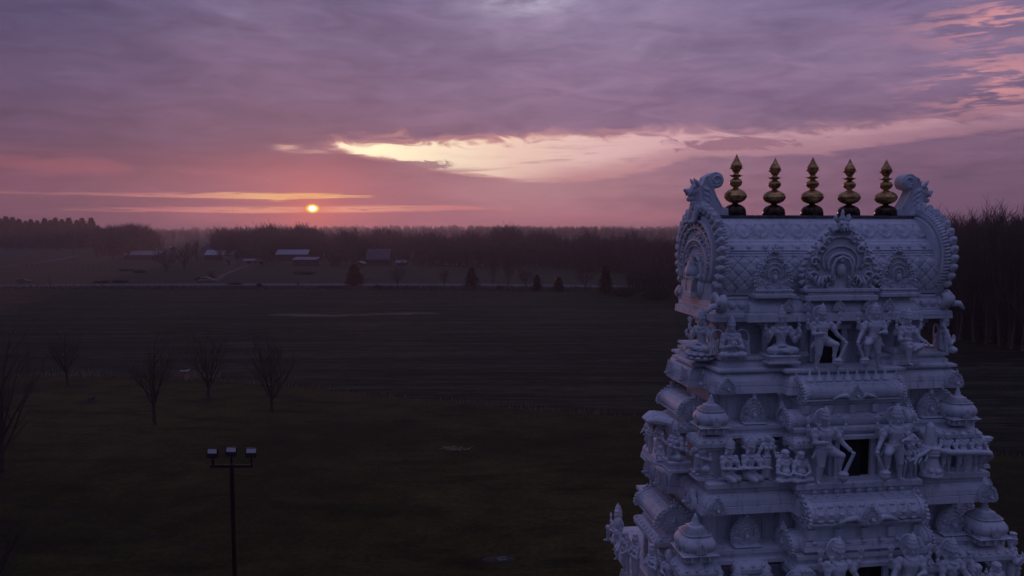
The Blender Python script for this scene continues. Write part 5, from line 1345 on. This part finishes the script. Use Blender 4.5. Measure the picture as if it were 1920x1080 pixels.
# ---- woods nobody could count: one object each, trees placed by geometry nodes
def woodland(name, pts, meshes, smin, smax, label):
    me = bpy.data.meshes.new(name); me.from_pydata([tuple(p[:3]) for p in pts], [], [])
    at = me.attributes.new('sc', 'FLOAT', 'POINT'); at.data.foreach_set('value', [p[3] for p in pts])
    o = bpy.data.objects.new(name, me); COL.objects.link(o)
    c = bpy.data.collections.new(name + '_kinds')
    for m in meshes: c.objects.link(bpy.data.objects.new(name + '_kind', m))
    ng = bpy.data.node_groups.new(name, 'GeometryNodeTree')
    ng.interface.new_socket('Geometry', in_out='INPUT', socket_type='NodeSocketGeometry'); ng.interface.new_socket('Geometry', in_out='OUTPUT', socket_type='NodeSocketGeometry')
    N = ng.nodes; L = ng.links
    gi, go = N.new('NodeGroupInput'), N.new('NodeGroupOutput')
    ip = N.new('GeometryNodeInstanceOnPoints'); ci = N.new('GeometryNodeCollectionInfo'); ci.inputs[0].default_value = c; ci.inputs[1].default_value = True; ci.inputs[2].default_value = True
    m2p = N.new('GeometryNodeMeshToPoints')
    rv = N.new('FunctionNodeRandomValue'); rv.data_type = 'FLOAT_VECTOR'; rv.inputs[0].default_value = (0, 0, 0); rv.inputs[1].default_value = (0, 0, 6.283)
    na = N.new('GeometryNodeInputNamedAttribute'); na.data_type = 'FLOAT'; na.inputs[0].default_value = 'sc'
    ri = N.new('FunctionNodeRandomValue'); ri.data_type = 'INT'; ri.inputs[4].default_value = 0; ri.inputs[5].default_value = len(meshes) - 1
    L.new(gi.outputs[0], m2p.inputs[0]); L.new(m2p.outputs[0], ip.inputs['Points']); L.new(ci.outputs[0], ip.inputs['Instance'])
    ip.inputs['Pick Instance'].default_value = True; L.new(ri.outputs[2], ip.inputs['Instance Index'])
    L.new(rv.outputs[0], ip.inputs['Rotation']); L.new(na.outputs[0], ip.inputs['Scale']); L.new(ip.outputs[0], go.inputs[0])
    md = o.modifiers.new('plant', 'NODES'); md.node_group = ng
    return tag(o, label, kind='stuff')
rg = random.Random(21)
P = []
def skyline(px):
    pts = [(400, 431), (440, 424), (480, 422), (530, 427), (600, 431), (640, 432), (700, 434), (760, 438), (800, 437), (860, 436), (960, 433), (1010, 433), (1060, 437), (1120, 441), (1200, 446), (1300, 452)]
    for a, b in zip(pts, pts[1:]):
        if px <= b[0]: return a[1] + (b[1] - a[1]) * (px - a[0]) / (b[0] - a[0])
    return 450
for i in range(620):
    px = rg.uniform(405, 1300); row = rg.random(); base = 501 - row * 17 if px > 620 else 488 - row * 12
    if 655 < px < 770 and base > 489: base -= 9
    if px > 1000: base += (px - 1000) * .08
    g = G(px, base); top = skyline(px) + rg.uniform(-2, 8) + 4.0 * math.sin(px * .031) + 3.2 * math.sin(px * .083 + 1) + (5 if rg.random() < .3 else 0) - (5 if rg.random() < .05 else 0)
    P.append((g.x, g.y, 0, max(.8, (CAM_H - (top - 428) / F_PX * g.y) / 10)))
for i in range(420):
    px = rg.uniform(405, 1300); base = 500.5 - rg.random() * 7 if px > 620 else 488 - rg.random() * 7
    if 640 < px < 770: base -= 9
    if px > 1000: base += (px - 1000) * .08
    g = G(px, base); P.append((g.x, g.y, 0, rg.uniform(.35, .7)))
woodland('woodland', P, PROTO, 1, 1, 'leafless wood behind the farm, hazy against the sunrise')
P = []
for i in range(150):
    px = rg.uniform(186, 296); g = G(px, rg.uniform(468, 480)); top = 421 + 9 * ((px - 240) / 55) ** 2 + rg.uniform(0, 8) if px > 200 else 430
    P.append((g.x, g.y, 0, (CAM_H - (top - 428) / F_PX * g.y) / 10))
for i in range(150):
    px = rg.uniform(-60, 190); g = G(px, rg.uniform(459, 465)); P.append((g.x, g.y, 0, 2.1 * rg.uniform(.8, 1.0)))
woodland('woodland', P, PROTO, 1, 1, 'leafless wood behind the pines and ranch house')
P = []
for i in range(1500):
    y = rg.uniform(820, 1500); px = rg.uniform(-100, 1300); x = (px - 960) / F_PX * y
    P.append((x, y, gz(x, y), rg.uniform(1.0, 1.45) * (1.15 if 880 < px < 1180 else 1)))
for i in range(900):
    y = rg.uniform(1500, 1950); px = rg.uniform(-100, 2000); x = (px - 960) / F_PX * y
    P.append((x, y, gz(x, y), rg.uniform(1.3, 1.9)))
woodland('woodland', P, PROTO[:3], 1, 1, 'far low wooded rises fading into the haze')
# the near wood behind the tower
P = []; wl = [(1180, 549), (1270, 556), (1400, 572), (1600, 602), (1760, 630), (1920, 658), (2120, 700)]
def wbase(px):
    for a, b in zip(wl, wl[1:]):
        if px <= b[0]: return a[1] + (b[1] - a[1]) * (px - a[0]) / (b[0] - a[0])
    return 700
for i in range(330):
    px = rg.uniform(1175, 2110); g = G(px, wbase(px)); k = rg.random() * 70 + 2; g = g + V(g.x, g.y, 0).normalized() * k
    top = 410 + max(0, (1780 - px)) * .075 + rg.uniform(-3, 26)
    P.append((g.x, g.y, 0, (CAM_H - (top - 428) / F_PX * g.y) / 10))
for i in range(480):
    px = rg.uniform(1175, 2110); g = G(px, wbase(px)); g = g + V(g.x, g.y, 0).normalized() * (rg.random() * 30 + 3); P.append((g.x, g.y, 0, rg.uniform(.35, .85)))
woodland('woodland', P, PROTOR, 1, 1, 'dark leafless wood filling the land behind the temple tower')
for i, px in enumerate((1800, 1826, 1850, 1874, 1897, 1918)):
    g = G(px, wbase(px)); H = CAM_H - (406 + (i * 5) % 9 - 428) / F_PX * g.y; s = H / 10
    o = inst('bare_tree', PROTOR[i % 3], None, g, i * 1.1, (s * .9, s * .9, s)); tag(o, 'bare tree at the front of the dark wood, %s right of the temple tower' % words[i], 'tree', 'bare trees at the front of the dark wood')

# ------------------------------------------------------------------ dry grass along the field edge
M_DRY = material('dry_grass', (.30, .23, .15), .95, var=.4, scale=1.5)
rg = random.Random(4); mb = MB()
def blade(p, h, w_):
    a = rg.uniform(0, 6.28); l = V(rg.uniform(-.35, .35), rg.uniform(-.35, .35), 1) * h; u = V(math.cos(a), math.sin(a), 0) * w_
    mb.raw([p - u, p + u, p + l], [(0, 1, 2)])
for a, b in zip(EDGE, EDGE[1:]):
    n = int((b - a).length * 15)
    for i in range(n):
        t = rg.random(); p = a.lerp(b, t) + V(rg.gauss(0, .25), rg.gauss(0, .35), 0); dens = math.sin(p.x * .9) * .5 + math.sin(p.x * .23 + 1) * .5
        if rg.random() < .35 + .4 * dens: blade(p, rg.uniform(.2, .62) * (1 + .4 * dens), .02 + .02 * rg.random())
for (px, py, n, s) in ((362, 709, 260, 1.3), (140, 705, 140, 1.6), (355, 712, 100, 1.0)):
    c = G(px, py)
    for i in range(n): blade(c + V(rg.gauss(0, s), rg.gauss(0, .4), 0), rg.uniform(.4, 1.1), .03)
tag(mb.build('grass', M_DRY), 'pale dry grass strip between lawn and tilled field', kind='stuff')
M_VERGE = material('verge_grass', (.055, .052, .030), .95, var=.4, scale=1.0)
mb = MB()
for i in range(5200):
    px = rg.uniform(0, 1300); c = G(px, rg.uniform(536, 543) + (px / 1300) ** 2 * 8); blade(c, rg.uniform(.3, 1.3) * (1.3 if px > 700 else .7), .08)
tag(mb.build('grass', M_VERGE), 'rough weedy verge between road and tilled field', kind='stuff')

# ------------------------------------------------------------------ farm buildings
M_WHROOF = material('pale_metal_roof', (.36, .34, .39), .55, var=.06, scale=1.0)
M_GRROOF = material('grey_shingles', (.22, .21, .24), .85, var=.2, scale=1.0)
M_PUROOF = material('slate_roof', (.085, .075, .095), .8, var=.2, scale=.8)
M_WHWALL = material('white_siding', (.20, .19, .20), .8, var=.12, scale=.8)
M_DKWALL = material('weathered_boards', (.07, .055, .05), .9, var=.3, scale=1.2)
M_WIN = material('window_glass', (.03, .03, .04), .15, var=.1, spec=.6)
def building(name, cx, base, wpx, depth, wall_h, roof_h, label, axis='x', wm=M_WHWALL, rm=M_GRROOF, wins=3, door=True, rz=0.0, over=.4, chimney=False, lean=False, cat='building'):
    g = G(cx, base); W = wpx / F_PX * g.y
    o = empty(name, g, rz, label, cat)
    mb = MB(); mb.box(0, depth / 2, wall_h / 2, W, depth, wall_h)
    if axis == 'y': mb.prism([(-W / 2, wall_h), (W / 2, wall_h), (0, wall_h + roof_h)], 'y', 0, depth)
    elif not lean: mb.prism([(0, wall_h), (depth, wall_h), (depth / 2, wall_h + roof_h)], 'x', -W / 2, W / 2)
    mb.build('wall', wm, o)
    mb = MB(); t_ = .16
    if axis == 'x':
        if lean: mb.prism([(-over, wall_h - .1), (depth + over, wall_h + roof_h), (depth + over, wall_h + roof_h + t_), (-over, wall_h + t_ - .1)], 'x', -W / 2 - over, W / 2 + over)
        else: mb.prism([(-over, wall_h - .15), (depth / 2, wall_h + roof_h), (depth + over, wall_h - .15), (depth + over, wall_h + t_ - .15), (depth / 2, wall_h + roof_h + t_), (-over, wall_h + t_ - .15)], 'x', -W / 2 - over, W / 2 + over)
    else: mb.prism([(-W / 2 - over, wall_h - .25), (0, wall_h + roof_h), (W / 2 + over, wall_h - .25), (W / 2 + over, wall_h + t_ - .25), (0, wall_h + roof_h + t_), (-W / 2 - over, wall_h + t_ - .25)], 'y', -over, depth + over)
    r = mb.build('roof', rm, o)
    if chimney: m = MB(); m.box(W * .2, depth * .5, wall_h + roof_h + .3, .6, .6, 1.2); m.build('chimney', M_DKWALL, r)
    for i in range(wins):
        x = -W / 2 + W * (i + .7) / (wins + .4); m = MB(); m.box(x, -.02, wall_h * .58, 1.1, .08, 1.1); m.box(x, -.05, wall_h * .58 - .62, 1.3, .14, .08); f = m.build('window', M_WHWALL, o)
        m = MB(); m.box(x, -.07, wall_h * .58, .9, .03, .9); m.build('pane', M_WIN, f)
    if door: m = MB(); m.box(W * .12, -.03, 1.05, 1.0, .06, 2.1); m.build('door', M_DKWALL, o)
    return o
building('ranch_house', 267, 487, 68, 8, 2.6, 2.0, 'long low ranch house with grey roof beneath bare trees', chimney=True, wins=4, wm=M_DKWALL)
building('shed', 411, 487, 53, 9, 2.6, 2.4, 'long shed with a bright pale metal roof', rm=M_WHROOF, wm=M_DKWALL, wins=2)
building('farmhouse', 391, 481, 24, 9, 4.6, 3.4, 'gabled farmhouse behind the pale roofed shed', axis='y', wins=2)
building('shed', 427, 497, 19, 4, 3.0, .8, 'small pale shed in front of the pale roofed shed', axis='x', wins=1, rm=M_DKWALL)
building('barn', 547, 489, 58, 9, 3.4, 2.2, 'low barn with a pale metal roof and open shed before it', rm=M_WHROOF, wm=M_DKWALL, wins=2)
building('open_shed', 571, 498, 43, 6, 2.7, .9, 'open fronted shed with a dull lean-to roof', rm=M_GRROOF, wm=M_DKWALL, wins=0, door=False, lean=True)
building('barn', 708, 497, 42, 10, 2.6, 4.6, 'tall barn with a steep purple grey roof', rm=M_PUROOF, wm=M_DKWALL, wins=1)
building('lean_to', 673, 500, 17, 5, 1.6, .5, 'low shed with one pale sloping roof left of the tall barn', axis='y', rm=M_WHROOF, wm=M_DKWALL, wins=0, door=False)
building('outbuilding', 466, 497, 20, 4, 2.0, .7, 'low grey outbuilding right of the small pale shed', wins=1)
building('outbuilding', 489, 497, 22, 4, 1.7, .6, 'second low outbuilding with a darker roof', wins=1, rm=M_DKWALL)
building('outbuilding', 322, 470, 10, 5, 2.2, 1.2, 'tiny distant white outbuilding above the dark pasture tree', wins=1)
building('outbuilding', 752, 498, 18, 4, 1.4, .8, 'low shed to the right of the tall barn', wins=1, wm=M_DKWALL)

# ------------------------------------------------------------------ vehicles
def car_paint(name, c): return material(name, c, .3, .2, var=.04, spec=.6)
M_TYRE = material('tyre', (.015, .015, .015), .9); M_RIM = material('rim', (.35, .35, .37), .35, .8)
def car(px, py, rz, paint, label, L=4.7, van=False, name='parked_car', cat='car'):
    g = G(px, py); o = empty(name, g, rz, label, cat); k = L / 4.7
    if van: prof = [(-2.3, .35), (-2.35, .9), (-2.3, 1.9), (-2.1, 2.0), (1.3, 2.0), (1.75, 1.2), (2.25, 1.0), (2.35, .7), (2.3, .35)]; gl = [(.2, 1.2), (.25, 1.8), (1.2, 1.8), (1.5, 1.2)]; hh = 2.0
    else: prof = [(-2.3, .35), (-2.35, .75), (-2.25, .95), (-1.7, 1.02), (-1.15, 1.45), (.35, 1.50), (1.05, 1.05), (2.05, .92), (2.33, .72), (2.35, .35)]; gl = [(-1.5, 1.03), (-1.08, 1.38), (.30, 1.42), (.85, 1.05)]; hh = 1.5
    mb = MB(); n = len(prof); ws = [.88 if z < 1.05 else .70 for x, z in prof]
    for s in (0,):
        vs = [(x * k, -w_ * k, z * k) for (x, z), w_ in zip(prof, ws)] + [(x * k, w_ * k, z * k) for (x, z), w_ in zip(prof, ws)]
        mb.raw(vs, [(i, (i + 1) % n, n + (i + 1) % n, n + i) for i in range(n)] + [tuple(range(n))[::-1], tuple(range(n, 2 * n))])
    b = mb.build('body', paint, o)
    for s in (-1, 1):
        m = MB(); m.prism([(x * k, z * k) for x, z in gl], 'y', s * .80 * k - .02, s * .80 * k + .02); m.build('window', M_WIN, o)
        m = MB(); m.box(2.3 * k, s * .6 * k, .72 * k, .12, .3, .14); m.build('headlight', M_RIM, o)
        for x in (-1.4, 1.4):
            m = MB(); m.lathe([(.20, -.1), (.34, -.1), (.34, .1), (.20, .1)], seg=14); w_ = m.build('wheel', M_TYRE, o, (x * k, s * .84 * k, .34)); w_.rotation_euler = (math.pi / 2, 0, 0)
            m = MB(); m.lathe([(.02, -.11), (.2, -.11), (.2, .11), (.02, .11)], seg=10); m.build('rim', M_RIM, w_)
    return o
car(385, 529.5, R(180), car_paint('pinkish_silver', (.24, .15, .16)), 'silvery estate car parked beyond the road beside a bush', 5.2)
car(833, 498, R(10), car_paint('white_body', (.62, .60, .66)), 'white van parked at the wood edge right of the tall barn', 3.4, True, 'parked_van', 'van')
car(855, 498.5, R(-10), car_paint('white_body', (.62, .60, .66)), 'white car parked right of the white van', 3.6)
car(870, 499, R(20), car_paint('dull_body', (.22, .20, .22)), 'small dull car right of the two white vehicles', 2.8)
car(903, 499.5, R(0), car_paint('white_body', (.5, .48, .54)), 'farthest right white car at the wood edge', 2.8)
car(45, 530, R(4), car_paint('dark_body', (.03, .03, .035)), 'dark car by the road at the far left', 3.9)

# ------------------------------------------------------------------ small things
M_DARKMETAL = material('dark_bronze_metal', (.012, .011, .012), .6, .3, var=.2, scale=4)
M_LENS = bpy.data.materials.new('lamp_glass'); M_LENS.use_nodes = True; b = M_LENS.node_tree.nodes['Principled BSDF']; b.inputs['Base Color'].default_value = (.62, .62, .66, 1); b.inputs['Roughness'].default_value = .12; b.inputs['Specular IOR Level'].default_value = .6
M_YEL = material('sign_yellow', (.75, .42, .03), .5, var=.08)
M_WOOD = material('old_wood', (.08, .07, .06), .9, var=.3, scale=5)
r_ = ray(434.5, 874); t_ = 32.0 / r_.y; lg = V(r_.x * t_, 32.0, 0); mpx = t_ / F_PX
ztop = CAM_H + r_.z * t_
lp = empty('flood_light_post', lg, 0, 'dark square post carrying three flood lights on a crossbar', 'light post')
m = MB(); m.box(0, 0, ztop / 2, .135, .135, ztop); m.box(0, 0, .06, .4, .4, .12, .01); m.build('post', M_DARKMETAL, lp)
m = MB(); m.box(0, 0, ztop + .0, 80 * mpx, .10, .12); m.build('crossbar', M_DARKMETAL, lp)
for (px, py, rz, rx, tilt) in ((398, 852, -.05, 0, 0), (434.5, 849, .12, 0, .06), (473, 851, .30, 0, .07)):
    x = (px - 434.5) * mpx
    h = empty('flood_light', (x * .96, 0, ztop + .06), rz); h.parent = lp; h['label'] = {398: 'left flood light, facing straight on', 434.5: 'middle flood light, raised highest', 473: 'right flood light, turned aside'}[px]
    zz = (874 - py) * mpx
    m = MB(); m.box(0, 0, zz * .3, .07, .07, zz * .62); m.box(0, 0, zz * .35, .11, .10, .07); m.build('bracket', M_DARKMETAL, h)
    m = MB(); m.box(0, 0, 0, .44, .11, .40, .012)
    for q in (-1, 1): m.box(q * .205, -.06, 0, .028, .03, .39)
    m.box(0, -.06, .185, .43, .03, .028); m.box(0, -.062, -.10, .38, .03, .17)
    hs = m.build('housing', M_DARKMETAL, h, (0, 0, zz)); hs.rotation_euler = (-.22, tilt, 0)
    m = MB(); m.box(0, -.058, .085, .385, .012, .185); m.build('lens', M_LENS, h, (0, 0, zz)).rotation_euler = (-.22, tilt, 0)
def small(name, px, py, mb, mat, label, cat, rz=0.0, group=None):
    return tag(mb.build(name, mat, None, G(px, py), rz), label, cat, group)
# tree stump
m = MB(); m.lathe([(.55, -.05), (.36, .08), (.30, .3), (.29, .5), (.22, .53)], seg=12); m.cap((.2, 0, .05), (.75, .1, .0), .12, .06); m.cap((-.2, 0, .05), (-.7, -.2, .0), .12, .05); m.cap((0, 0, .45), (.35, 0, .62), .1, .07)
small('tree_stump', 172, 754, m, M_BARK, 'low broken stump alone on the left of the lawn', 'stump')
m = MB(); m.cap((0, 0, -.1), (-.06, .02, .62), .03, .025); m.ball((-.08, .02, .62), .04)
small('stake', 197, 953, m, M_WOOD, 'short leaning stake stuck in the near lawn', 'stake')
rg = random.Random(9); m = MB()
for i in range(60):
    a = rg.uniform(0, 6.28); r_ = rg.uniform(0, 1.1); p = V(r_ * math.cos(a), .6 * r_ * math.sin(a), rg.uniform(0, .12)); q = p + V(rg.uniform(-.6, .6), rg.uniform(-.4, .4), rg.uniform(0, .18)); m.tube([p, q], .02, 4)
small('brush_pile', 850, 844, m, M_DRY, 'flat patch of dead cuttings in the middle of the lawn', 'brush pile')
m = MB(); m.lathe([(.9, -.02), (.86, .03), (.6, .05), (.2, .035)], sx=1.0, sy=.55, seg=18); small('earth_patch', 935, 1051, m, material('wet_earth', (.010, .009, .009), .7), 'dark bare earth ring near the bottom of the lawn', 'bare patch')
m = MB(); m.box(0, 0, .06, .5, .4, .1, .02); m.box(.1, .05, .13, .25, .2, .06, .01); small('stone_slab', 941, 1051, m, material('pale_stone', (.12, .11, .10), .9), 'small pale stone in the dark earth ring', 'stone', .4)
m = MB(); m.cap((-.5, 0, .05), (.3, 0, .12), .08, .10); m.cap((.1, 0, .1), (.5, .1, .3), .08, .04); m.ball((-.55, 0, .08), .12); small('plastic_sheet', 348, 697, m, material('white_plastic', (.5, .5, .5), .5), 'scrap of white plastic lying at the edge of the field', 'litter')
ribbon('path', [(-20, 928), (60, 947), (140, 968), (210, 987), (300, 1010), (400, 1040)], .09, .045, material('dark_earth_line', (.012, .012, .008), .95), 'faint trench line crossing the near lawn')
# yellow sign
sg = empty('road_sign', G(1042, 538), 0, 'narrow yellow marker sign on a post beside the road', 'sign')
m = MB(); m.box(0, 0, 1.4, .08, .08, 2.8); m.build('post', M_WOOD, sg)
m = MB(); m.box(0, -.07, 2.35, .5, .04, .55); m.box(.0, -.07, 1.75, .34, .04, .5); m.build('sign_panel', M_YEL, sg)
# poles
def pole(px, py, top, label, arm=True):
    g = G(px, py); H = CAM_H - (top - 428) / F_PX * g.y; o = empty('utility_pole', g, .2, label, 'pole')
    m = MB(); m.cap((0, 0, 0), (0, 0, H), .16, .11); m.build('pole', M_WOOD, o)
    if arm: m = MB(); m.box(0, 0, H - .5, 1.9, .12, .14); m.build('crossarm', M_WOOD, o)
pole(94, 540, 519, 'short wooden pole by the road at the left', False)
pole(136, 488, 464, 'wooden pole at the farm lane below the pines')
pole(279, 452, 421, 'thin pole rising over the wood right of the ranch house', False)
o = empty('radio_mast', V((439 - 960) / F_PX * 1900, 1900, 0), 0, 'thin radio mast standing far off against the sunrise', 'mast')
Hm = CAM_H + (428 - 359) / F_PX * 1900; m = MB(); m.tube([(0, 0, 0), (0, 0, Hm)], [.2, .12], 4); m.build('mast', M_WOOD, o)
# pasture fence
fn = empty('pasture_fence', G(60, 497), 0, 'post and wire fence across the pasture on the left', 'fence')
g0, g1 = G(40, 499), G(330, 503); m = MB(); n = 28
for i in range(n): p = g0.lerp(g1, i / (n - 1)) - G(60, 497); m = MB(); m.box(p.x, p.y, .6, .12, .12, 1.2); m.build('post', M_WOOD, fn)
m = MB()
for z in (.4, .75, 1.1): a, b = g0 - G(60, 497), g1 - G(60, 497); m.tube([(a.x, a.y, z), (b.x, b.y, z)], .015, 4)
m.build('wire', M_DARKMETAL, fn)
# bushes by the road and in the pasture
M_BUSH = material('bush_twigs', (.04, .03, .026), .95)
rg = random.Random(77)
def bush(px, py, wpx, hpx, label):
    g = G(px, py); k = g.y / F_PX; W, H = wpx * k / 2, hpx * k; m = MB()
    for i in range(160):
        a = rg.uniform(0, 6.28); r_ = rg.random() ** .5; e = V(W * r_ * math.cos(a), W * .7 * r_ * math.sin(a), H * rg.uniform(.4, 1.0) * (1 - .5 * r_)); m.tube([V(e.x * .3, e.y * .3, 0), V(e.x * .8, e.y * .8, e.z * .6), e], [.05, .035, .015], 3, cap=False)
        for j in range(3): q = e + V(rg.uniform(-.4, .4), rg.uniform(-.4, .4), rg.uniform(-.3, .3)); m.tube([V(e.x * .8, e.y * .8, e.z * .6), q], [.03, .012], 3, cap=False)
    tag(m.build('bush', M_BUSH, None, g), label, 'bush', 'leafless bushes by road and pasture')
for a in ((372, 528, 14, 11, 'bush just left of the silvery car'), (236, 508, 34, 6, 'low scrub in the pasture below the ranch house'), (262, 512, 26, 9, 'bramble clump left of the dark spreading tree'), (190, 530, 30, 5, 'low weeds by the road on the left'),
          (225, 530, 34, 6, 'low weeds left of the roadside bush'), (440, 534, 30, 5, 'low weeds right of the silvery car'), (486, 537, 12, 7, 'small dark bush at the road below the pale barn'), (620, 540, 60, 6, 'weeds left of the widest evergreen'),
          (710, 541, 20, 8, 'small bush right of the widest evergreen'), (938, 543, 14, 10, 'small bush between the two tall thin trees'), (1170, 556, 50, 22, 'wide bush right of the ragged evergreen'), (1230, 562, 60, 26, 'wide bush left of the temple tower'), (570, 515, 46, 9, 'brushwood on the slope below the open shed')):
    bush(*a)
# a bird high over the fields
m = MB(); m.cap((-.25, 0, 0), (.25, 0, 0), .09, .05); m.raw([(-.1, 0, .02), (.12, 0, .02), (.02, .7, .22), (-.1, .7, .2)], [(0, 1, 2, 3)]); m.raw([(-.1, 0, .02), (.12, 0, .02), (.02, -.7, .22), (-.1, -.7, .2)], [(3, 2, 1, 0)])
r = ray(782, 205); tag(m.build('bird', M_DARKMETAL, None, V(0, 0, CAM_H) + r * 320, 1.2), 'tiny dark bird flying high over the field', 'bird')
